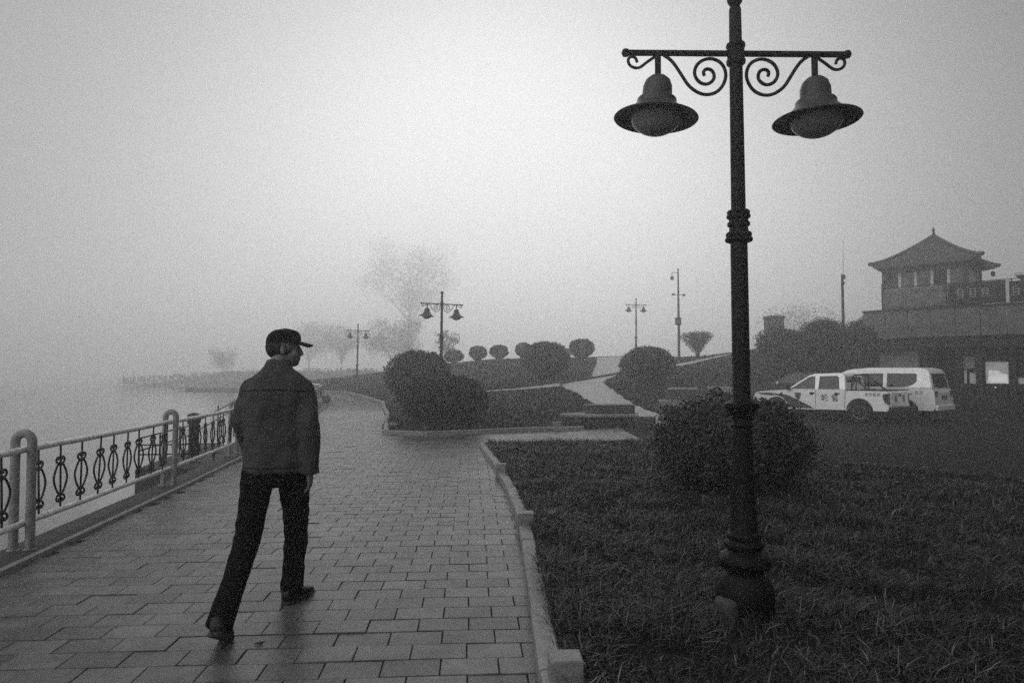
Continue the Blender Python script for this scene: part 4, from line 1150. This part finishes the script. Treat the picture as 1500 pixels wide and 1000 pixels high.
def make_sedan():
    root = empty('parked_car', (0, 0, 0), 0, 'dark car parked behind the patrol pickup, only its roof showing', 'car')
    W = .86; r = .32; xf, xr = 1.38, -1.35
    low = [(2.22, .5), (2.25, .68), (2.1, .82), (1.1, .93), (-1.6, .98), (-2.2, .96), (-2.26, .80), (-2.24, .45), (xr - .40, .36)] + arch(xr, r + .03, .40, 9, PI, 0) + [(xr + .4, .32), (xf - .4, .32)] + arch(xf, r + .03, .40, 9, PI, 0) + [(xf + .4, .36), (2.2, .40)]
    shell(root, 'body', low, W, 0, W, 2, M['black_paint'], .05)
    up = [(1.1, .931), (.35, 1.36), (.1, 1.44), (-.6, 1.46), (-1.0, 1.40), (-1.75, .981)]
    uw = lambda z: .84 + (.62 - .84) * (z - .93) / .53
    shell(root, 'roof', up, .84, .93, .62, 1.46, M['black_paint'], .06)
    side_panel('window', [(.85, .99), (.30, 1.32), (.10, 1.37), (-.12, 1.38), (-.12, .99)], uw, .004, root, M['carglass'])
    side_panel('window', [(-.20, .99), (-.20, 1.38), (-.60, 1.38), (-.95, 1.30), (-1.42, 1.03), (-1.42, .99)], uw, .004, root, M['carglass'])
    m2 = MB(); m2.add([(1.0, .70, .99), (1.0, -.70, .99), (.40, -.58, 1.34), (.40, .58, 1.34)], [(0, 1, 2, 3)])
    o_ = m2.build('windscreen', M['carglass'], root, fix=False); md = o_.modifiers.new('s', 'SOLIDIFY'); md.thickness = .02; md.offset = 1
    m2 = MB(); m2.add([(-1.66, .68, 1.03), (-1.66, -.68, 1.03), (-1.06, -.56, 1.37), (-1.06, .56, 1.37)], [(3, 2, 1, 0)])
    o_ = m2.build('rear_window', M['carglass'], root, fix=False); md = o_.modifiers.new('s', 'SOLIDIFY'); md.thickness = .02; md.offset = 1
    for s in (1, -1):
        m2 = MB(); m2.box((.85, s * .95, 1.0), (.1, .2, .13)); m2.build('mirror', M['lamp_lens'], root, bevel=.03)
        m2 = MB(); m2.box((2.12, s * .62, .70), (.2, .34, .14)); m2.build('headlight', M['lamp_lens'], root, bevel=.03)
        m2 = MB(); m2.box((-2.2, s * .62, .82), (.12, .36, .14)); m2.build('tail_lamp', M['tail'], root, bevel=.02)
        for hx in (-.05, -1.0):
            m2 = MB(); m2.box((hx, s * (W + .01), .88), (.16, .025, .03)); m2.build('door_handle', M['trim'], root)
    for x_ in (xf, xr):
        for s in (-1, 1): wheel(root, x_, s * (W - .11), r, .2)
    return root
HEAD = math.atan2(.77, -.64)
hd = Vector((math.cos(HEAD), math.sin(HEAD), 0)); lf = Vector((-hd.y, hd.x, 0))
def put(root, rear_left, z, length_back, W):
    o_ = rear_left + hd * length_back - lf * W
    root.location = (o_.x, o_.y, z); root.rotation_euler.z = HEAD
pk = make_pickup(); put(pk, Vector((at(1301, 23.3).x, 23.3, 0)), -.21, 2.48, .9)
vn = make_van(); put(vn, Vector((at(1369, 24.4).x, 24.4, 0)), -.21, 2.48, .9)
sd = make_sedan(); sd.location = (12.6, 30.2, float(road_z(12.6, 30.2)) + .35); sd.rotation_euler.z = R(160)

# ------------------------------------------------------------------ the walker
def ellring(c, rx, ry, n=20, tx=Vector((1, 0, 0)), ty=Vector((0, 1, 0)), pw=2.0):
    o = []
    for k in range(n):
        a = 2 * PI * k / n; ca, sa = math.cos(a), math.sin(a)
        o.append(Vector(c) + tx * rx * math.copysign(abs(ca) ** (2 / pw), ca) + ty * ry * math.copysign(abs(sa) ** (2 / pw), sa))
    return o
def limb(mb, pts, rs, n=16, flat=1.0):
    # smooth the axis a little
    P = [Vector(p) for p in pts]; Rr = list(rs)
    for _ in range(2):
        NP = [P[0]]; NR = [Rr[0]]
        for i in range(len(P) - 1):
            NP += [P[i].lerp(P[i + 1], .25), P[i].lerp(P[i + 1], .75)]; NR += [Rr[i] * .75 + Rr[i + 1] * .25, Rr[i] * .25 + Rr[i + 1] * .75]
        NP.append(P[-1]); NR.append(Rr[-1]); P, Rr = NP, NR
    mb.tube(P, Rr, n)
def ball(mb, c, r, T=None, n=16):
    rx, ry, rz_ = r if isinstance(r, (tuple, list)) else (r, r, r)
    rings = []
    for i in range(1, n):
        a = -PI / 2 + PI * i / n
        rings.append([(T or Matrix()) @ (Vector(c) + Vector((rx * math.cos(a) * math.cos(2 * PI * k / n), ry * math.cos(a) * math.sin(2 * PI * k / n), rz_ * math.sin(a)))) for k in range(n)])
    mb.rings(rings)
def remeshed(mb, name, mat, parent, vox, smooth=6, noise_amp=0.0, nscale=9.0, stretch=(1, 1, .5)):
    o = mb.build(name, mat, None, True)
    m1 = o.modifiers.new('r', 'REMESH'); m1.mode = 'VOXEL'; m1.voxel_size = vox; m1.use_smooth_shade = True
    m2 = o.modifiers.new('s', 'SMOOTH'); m2.factor = .5; m2.iterations = smooth
    dg = bpy.context.evaluated_depsgraph_get(); dg.update()
    me_ = bpy.data.meshes.new_from_object(o.evaluated_get(dg)); me_.name = name
    bpy.data.objects.remove(o)
    if noise_amp:
        nv = len(me_.vertices); co_ = np.zeros(nv * 3); nn = np.zeros(nv * 3)
        me_.vertices.foreach_get('co', co_); me_.vertices.foreach_get('normal', nn)
        co_ = co_.reshape(-1, 3); nn = nn.reshape(-1, 3)
        d = np.array([noise.noise(Vector((c[0] * nscale * stretch[0], c[1] * nscale * stretch[1], c[2] * nscale * stretch[2]))) + .5 * noise.noise(Vector((c[0] * nscale * 2.3, c[1] * nscale * 2.3 + 4, c[2] * nscale * 2))) for c in co_])
        co_ += nn * (d * noise_amp)[:, None]
        me_.vertices.foreach_set('co', co_.ravel().astype(np.float32))
    if not me_.materials: me_.materials.append(mat)
    me_.polygons.foreach_set('use_smooth', np.ones(len(me_.polygons), bool))
    me_.update()
    o = mesh_obj(name, me_, parent)
    return o
man = empty('person', (-1.46, 4.25, 0), R(2), 'man in dark jacket, black trousers and peaked cap walking away along the promenade', 'person')
J = dict(hipL=(-.095, 0, .92), kneeL=(-.125, -.10, .50), ankL=(-.155, -.42, .135), hipR=(.095, .02, .92), kneeR=(.075, .21, .50), ankR=(.015, .34, .085),
         shL=(-.162, 0, 1.395), elL=(-.218, .04, 1.16), wrL=(-.20, .20, .965), shR=(.162, 0, 1.395), elR=(.224, -.09, 1.15), wrR=(.222, -.06, .915))
HC = Vector((.035, .035, 1.635)); FD = R(10)      # head centre, head turned to the man's right
HT = Matrix.Translation(HC) @ Matrix.Rotation(FD, 4, 'Z')   # local +x = face direction
body = MB()
# head: cranium, jaw, nose, brows, lips, ears
ball(body, (-.012, 0, .025), (.098, .076, .098), HT); ball(body, (.028, 0, -.045), (.062, .055, .07), HT); ball(body, (.055, 0, -.085), (.03, .028, .024), HT)
body.tube([HT @ Vector((.085, 0, .012)), HT @ Vector((.097, 0, -.018)), HT @ Vector((.101, 0, -.030)), HT @ Vector((.088, 0, -.040))], [.007, .010, .012, .009], 8)
for s in (-1, 1):
    ball(body, (.072, s * .032, .016), (.017, .022, .010), HT, 8); ball(body, (.068, s * .034, -.002), (.013, .014, .009), HT, 8); ball(body, (-.005, s * .078, -.012), (.016, .009, .027), HT, 8); ball(body, (.06, s * .035, -.035), (.026, .024, .026), HT, 8)
ball(body, (.082, 0, -.058), (.012, .024, .006), HT, 8); ball(body, (.080, 0, -.069), (.012, .022, .007), HT, 8)
limb(body, [HC + Vector((-.02, -.01, -.04)), (.012, .0, 1.50), (0, 0, 1.42)], [.056, .058, .07])
# core under the clothes
rings = [ellring((0, 0, z), a, b) for z, a, b in ((.84, .12, .09), (.92, .15, .11), (1.05, .145, .10), (1.25, .165, .115), (1.38, .17, .10), (1.46, .12, .075), (1.50, .06, .055))]
body.rings(rings)
for s in 'LR':
    limb(body, [J['hip' + s], J['knee' + s], J['ank' + s]], [.075, .052, .036]); limb(body, [J['sh' + s], J['el' + s], J['wr' + s]], [.048, .038, .027])
    w_ = Vector(J['wr' + s]); sx = 1 if s == 'R' else -1
    e_ = Vector(J['el' + s]); dn = (w_ - e_).normalized(); dn = (dn + Vector((0, .06, -.5))).normalized()
    fw = (Vector((0, 1, 0)) - dn * dn.y).normalized(); sd_ = dn.cross(fw).normalized()      # palm spans fw, faces the thigh
    inn = Vector((-sx, 0, 0))
    body.rings([ellring(w_ + dn * t, a, b, 12, fw, inn) for t, a, b in ((-.01, .026, .021), (.03, .034, .019), (.065, .041, .017), (.095, .040, .014), (.10, .03, .01))])
    for k, (o_, ln) in enumerate(((.030, .072), (.010, .080), (-.010, .076), (-.029, .060))):
        b0 = w_ + dn * .085 + fw * o_
        c1 = b0 + (dn + inn * .15).normalized() * ln * .45; c2 = c1 + (dn + inn * .7).normalized() * ln * .32; c3 = c2 + (dn * .7 + inn * 1.0).normalized() * ln * .28
        body.tube([b0, c1, c2, c3], [.0092, .0088, .0078, .006], 8)
    b0 = w_ + dn * .03 + fw * .026
    body.tube([b0, b0 + (dn * .6 + fw * .8 + inn * .2).normalized() * .035, b0 + (dn * .6 + fw * .8 + inn * .2).normalized() * .035 + (dn + inn * .5 + fw * .1).normalized() * .032], [.013, .0115, .008], 8)
remeshed(body, 'body', M['skin'], man, .0052, 2)
# trousers
tr = MB()
tr.rings([ellring((0, .005, z), a, b) for z, a, b in ((.80, .10, .10), (.86, .160, .120), (.93, .172, .125), (1.0, .165, .118))])
for s in 'LR':
    h_, k_, a_ = Vector(J['hip' + s]), Vector(J['knee' + s]), Vector(J['ank' + s])
    limb(tr, [h_ + Vector((0, 0, .04)), h_.lerp(k_, .45), k_, k_.lerp(a_, .6), a_ + (a_ - k_).normalized() * .03], [.098, .090, .074, .070, .074])
remeshed(tr, 'trousers', M['trousers'], man, .011, 6, .008, 11, (1, 1, 1.6))
# jacket
jk = MB()
jk.rings([ellring((cx, cy, z), a, b, 24, pw=2.4) for z, a, b, cx, cy in ((.885, .190, .138, .0, .0), (.90, .198, .146, 0, 0), (1.0, .192, .145, 0, 0), (1.12, .190, .142, 0, .0), (1.26, .200, .146, 0, .0), (1.38, .205, .138, 0, 0), (1.435, .178, .122, 0, .0), (1.475, .138, .104, .004, .0), (1.51, .092, .082, .01, .0), (1.535, .073, .07, .012, .0))])
for s in 'LR':
    w_ = Vector(J['wr' + s]); e_ = Vector(J['el' + s])
    limb(jk, [Vector(J['sh' + s]) + Vector((.05 if s == 'L' else -.05, 0, .0)), J['sh' + s], Vector(J['sh' + s]).lerp(e_, .5), e_, w_, w_ + (w_ - e_).normalized() * .035], [.060, .068, .068, .062, .052, .055])
# collar
jk.rings([ellring((.012, .002, z), a, b) for z, a, b in ((1.51, .082, .076), (1.55, .074, .070), (1.565, .070, .066))])
jacket = remeshed(jk, 'jacket', M['jacket'], man, .0095, 4, .015, 8, (1.2, 1, .8))
# yoke seam across the back and the hem band follow the cloth
from mathutils.bvhtree import BVHTree
bv = BVHTree.FromPolygons([v.co.copy() for v in jacket.data.vertices], [tuple(p_.vertices) for p_ in jacket.data.polygons])
def on_back(x, z):
    h_ = bv.ray_cast(Vector((x, -1, z)), Vector((0, 1, 0)))
    return h_[0] if h_[0] else None
pts = [on_back(x, 1.385 - .25 * x * x) for x in np.linspace(-.20, .20, 26)]
pts = [p_ + Vector((0, .001, 0)) for p_ in pts if p_]
if len(pts) > 3: MB().tube(pts, .004, 6).build('yoke_seam', M['seam'], jacket, True)
pts = [on_back(x, .925) for x in np.linspace(-.16, .16, 22)]; pts = [p_ + Vector((0, .001, 0)) for p_ in pts if p_]
if len(pts) > 3: MB().tube(pts, .0035, 6).build('hem_seam', M['seam'], jacket, True)
# hair, cap
hr = MB()
ball(hr, (-.022, 0, .012), (.096, .079, .088), HT); 
man.scale = (1.015, 1.015, 1.015)
hair = remeshed(hr, 'hair', M['hair'], man, .008, 2, .004, 40)
cpb = MB()
rings = []
for t in np.linspace(0, 1, 10):
    a = .104 * (1 - t ** 3.2) ** .5 if t < 1 else .004; b = .084 * (1 - t ** 3.2) ** .5 if t < 1 else .004
    rings.append([HT @ (v + Vector((-.012 + .012 * t, 0, 0))) for v in ellring((0, 0, .035 + .092 * t), max(a, .004), max(b, .004), 24)])
cpb.rings(rings)
cap = cpb.build('cap', M['cap'], man, True)
vz = MB(); nv = 16; vs = []; fs = []
for i in range(nv + 1):
    a = -1.15 + 2.3 * i / nv
    r0 = Vector((.098 * math.cos(a) * 1.02 - .012, .080 * math.sin(a), .045)); r1 = Vector((.098 + .082 * math.cos(a) ** .7 - .012 if math.cos(a) > 0 else .09, .082 * math.sin(a), .030 - .012 * math.sin(a) ** 2 - .006))
    for p_, dz in ((r0, .004), (r1, .0025), (r1, -.0025), (r0, -.004)): vs.append(HT @ (p_ + Vector((0, 0, dz))))
vz.rings([vs[i * 4:i * 4 + 4] for i in range(nv + 1)])
vz.build('visor', M['cap'], cap, True, auto=50)
# shoes
def shoe(ank, toe_dir, pitch, nm='shoe'):
    T = Matrix.Translation(Vector(ank)) @ Matrix.Rotation(toe_dir, 4, 'Z') @ Matrix.Rotation(pitch, 4, 'Y')   # local +x toe
    m2 = MB(); rr = []
    for x_, w2, zt in ((-.075, .022, -.02), (-.066, .034, .01), (-.03, .040, .035), (.02, .041, .030), (.07, .042, .0), (.12, .046, -.022), (.165, .042, -.034), (.195, .028, -.044), (.203, .012, -.052)):
        sec = ellring((x_, 0, (zt - .075) / 2), w2, (zt + .075) / 2, 14, Vector((0, 1, 0)), Vector((0, 0, 1)), 2.6)
        rr.append([T @ v for v in sec])
    m2.rings(rr); o_ = m2.build(nm, M['shoe'], man, True)
    so = MB(); rr = []
    for x_, w2 in ((-.08, .022), (-.068, .037), (-.03, .042), (.05, .041), (.12, .049), (.17, .044), (.20, .028), (.21, .012)):
        rr.append([T @ Vector(v) for v in ((x_, -w2, -.086), (x_, w2, -.086), (x_, w2, -.064), (x_, -w2, -.064))])
    so.rings(rr); so.build('sole', M['sole'], o_, bevel=.004)
shoe((J['ankR'][0], J['ankR'][1], .087), R(68), R(-2))
shoe((J['ankL'][0], J['ankL'][1] + .0, .15), R(95), R(24))

# a fallen leaf on the paving
fl = MB(); fl.add([(-.045, 0, .004), (-.01, -.03, .012), (.03, -.022, .006), (.055, .004, .016), (.02, .03, .005), (-.015, .026, .013)], [(0, 1, 2, 3, 4, 5)])
o = fl.build('fallen_leaf', M['leaf'], fix=False); md = o.modifiers.new('thick', 'SOLIDIFY'); md.thickness = .003
o.location = (at(386, 3.88).x, 3.88, .002); o.rotation_euler.z = .5; o.scale = (.6, .6, .6)
tag(o, 'small dark fallen leaf on the paving near the trailing shoe of the man', 'leaf')

# ------------------------------------------------------------------ haze, sky, light
hb = MB().box((-60, 150, 20), (680, 470, 46))
hz_o = hb.build('haze', None)
hm = bpy.data.materials.new('haze'); hm.use_nodes = True
nt = hm.node_tree; nt.nodes.clear()
out = nt.nodes.new('ShaderNodeOutputMaterial'); pv = nt.nodes.new('ShaderNodeVolumePrincipled')
pv.inputs['Color'].default_value = grey(.995); pv.inputs['Density'].default_value = .0083; pv.inputs['Anisotropy'].default_value = .79
nt.links.new(pv.outputs[0], out.inputs['Volume'])
hz_o.data.materials.append(hm)
tag(hz_o, 'pale morning fog filling the air over the lake and park', 'fog', kind='stuff')

SUN_EL, SUN_AZ = R(15), R(-1)          # azimuth from +Y towards +X
world = bpy.data.worlds.new('World'); scene.world = world; world.use_nodes = True
wn = world.node_tree.nodes; wl = world.node_tree.links
bg = wn['Background']
sky = wn.new('ShaderNodeTexSky'); sky.sky_type = 'NISHITA'; sky.sun_disc = False
sky.sun_elevation = SUN_EL; sky.sun_rotation = SUN_AZ
sky.air_density = 1.0; sky.dust_density = 8.0; sky.ozone_density = 1.0
bw = wn.new('ShaderNodeRGBToBW')
BACK_FILL = 16.0
SKY_POWER, SKY_GAIN, SKY_FLOOR, SKY_CAP = .7, .8, 0.0, 9.5        # overcast: the glow of the hidden sun is spread wide by the cloud
pw = wn.new('ShaderNodeMath'); pw.operation = 'POWER'; pw.inputs[1].default_value = SKY_POWER
ma = wn.new('ShaderNodeMath'); ma.operation = 'MULTIPLY_ADD'
ma.inputs[1].default_value = SKY_GAIN; ma.inputs[2].default_value = SKY_FLOOR
wl.new(sky.outputs['Color'], bw.inputs[0]); wl.new(bw.outputs[0], pw.inputs[0]); wl.new(pw.outputs[0], ma.inputs[0]); 
# bright lobe added to the sky behind the camera, lights the car sides
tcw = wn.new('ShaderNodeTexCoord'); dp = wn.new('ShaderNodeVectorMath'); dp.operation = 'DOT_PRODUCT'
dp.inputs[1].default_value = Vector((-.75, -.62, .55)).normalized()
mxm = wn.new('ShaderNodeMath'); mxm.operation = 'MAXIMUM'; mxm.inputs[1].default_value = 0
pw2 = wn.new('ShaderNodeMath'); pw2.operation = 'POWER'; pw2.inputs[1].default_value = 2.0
ml = wn.new('ShaderNodeMath'); ml.operation = 'MULTIPLY_ADD'; ml.inputs[1].default_value = BACK_FILL
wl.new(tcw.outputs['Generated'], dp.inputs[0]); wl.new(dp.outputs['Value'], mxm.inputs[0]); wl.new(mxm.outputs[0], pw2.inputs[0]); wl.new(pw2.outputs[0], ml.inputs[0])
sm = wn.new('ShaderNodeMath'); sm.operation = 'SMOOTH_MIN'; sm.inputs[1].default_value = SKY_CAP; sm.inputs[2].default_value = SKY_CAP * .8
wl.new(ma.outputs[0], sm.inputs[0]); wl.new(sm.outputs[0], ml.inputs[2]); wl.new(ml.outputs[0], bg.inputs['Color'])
bg.inputs['Strength'].default_value = .10
sun = bpy.data.lights.new('sun', 'SUN'); sun.energy = 0.8; sun.angle = R(60); sun.color = (1, 1, 1)
so = bpy.data.objects.new('sun', sun); C.objects.link(so)
dirv = Vector((math.sin(SUN_AZ) * math.cos(SUN_EL), math.cos(SUN_AZ) * math.cos(SUN_EL), math.sin(SUN_EL)))
so.rotation_euler = (-dirv).to_track_quat('-Z', 'Y').to_euler()
so.location = dirv * 50

scene.view_settings.view_transform = 'Standard'; scene.view_settings.look = 'None'; scene.view_settings.gamma = 1; scene.view_settings.exposure = -0.06
scene.cycles.use_denoising = False
scene.cycles.max_bounces = 6; scene.cycles.volume_bounces = 4; scene.cycles.diffuse_bounces = 3; scene.cycles.glossy_bounces = 3
scene.cycles.transparent_max_bounces = 8
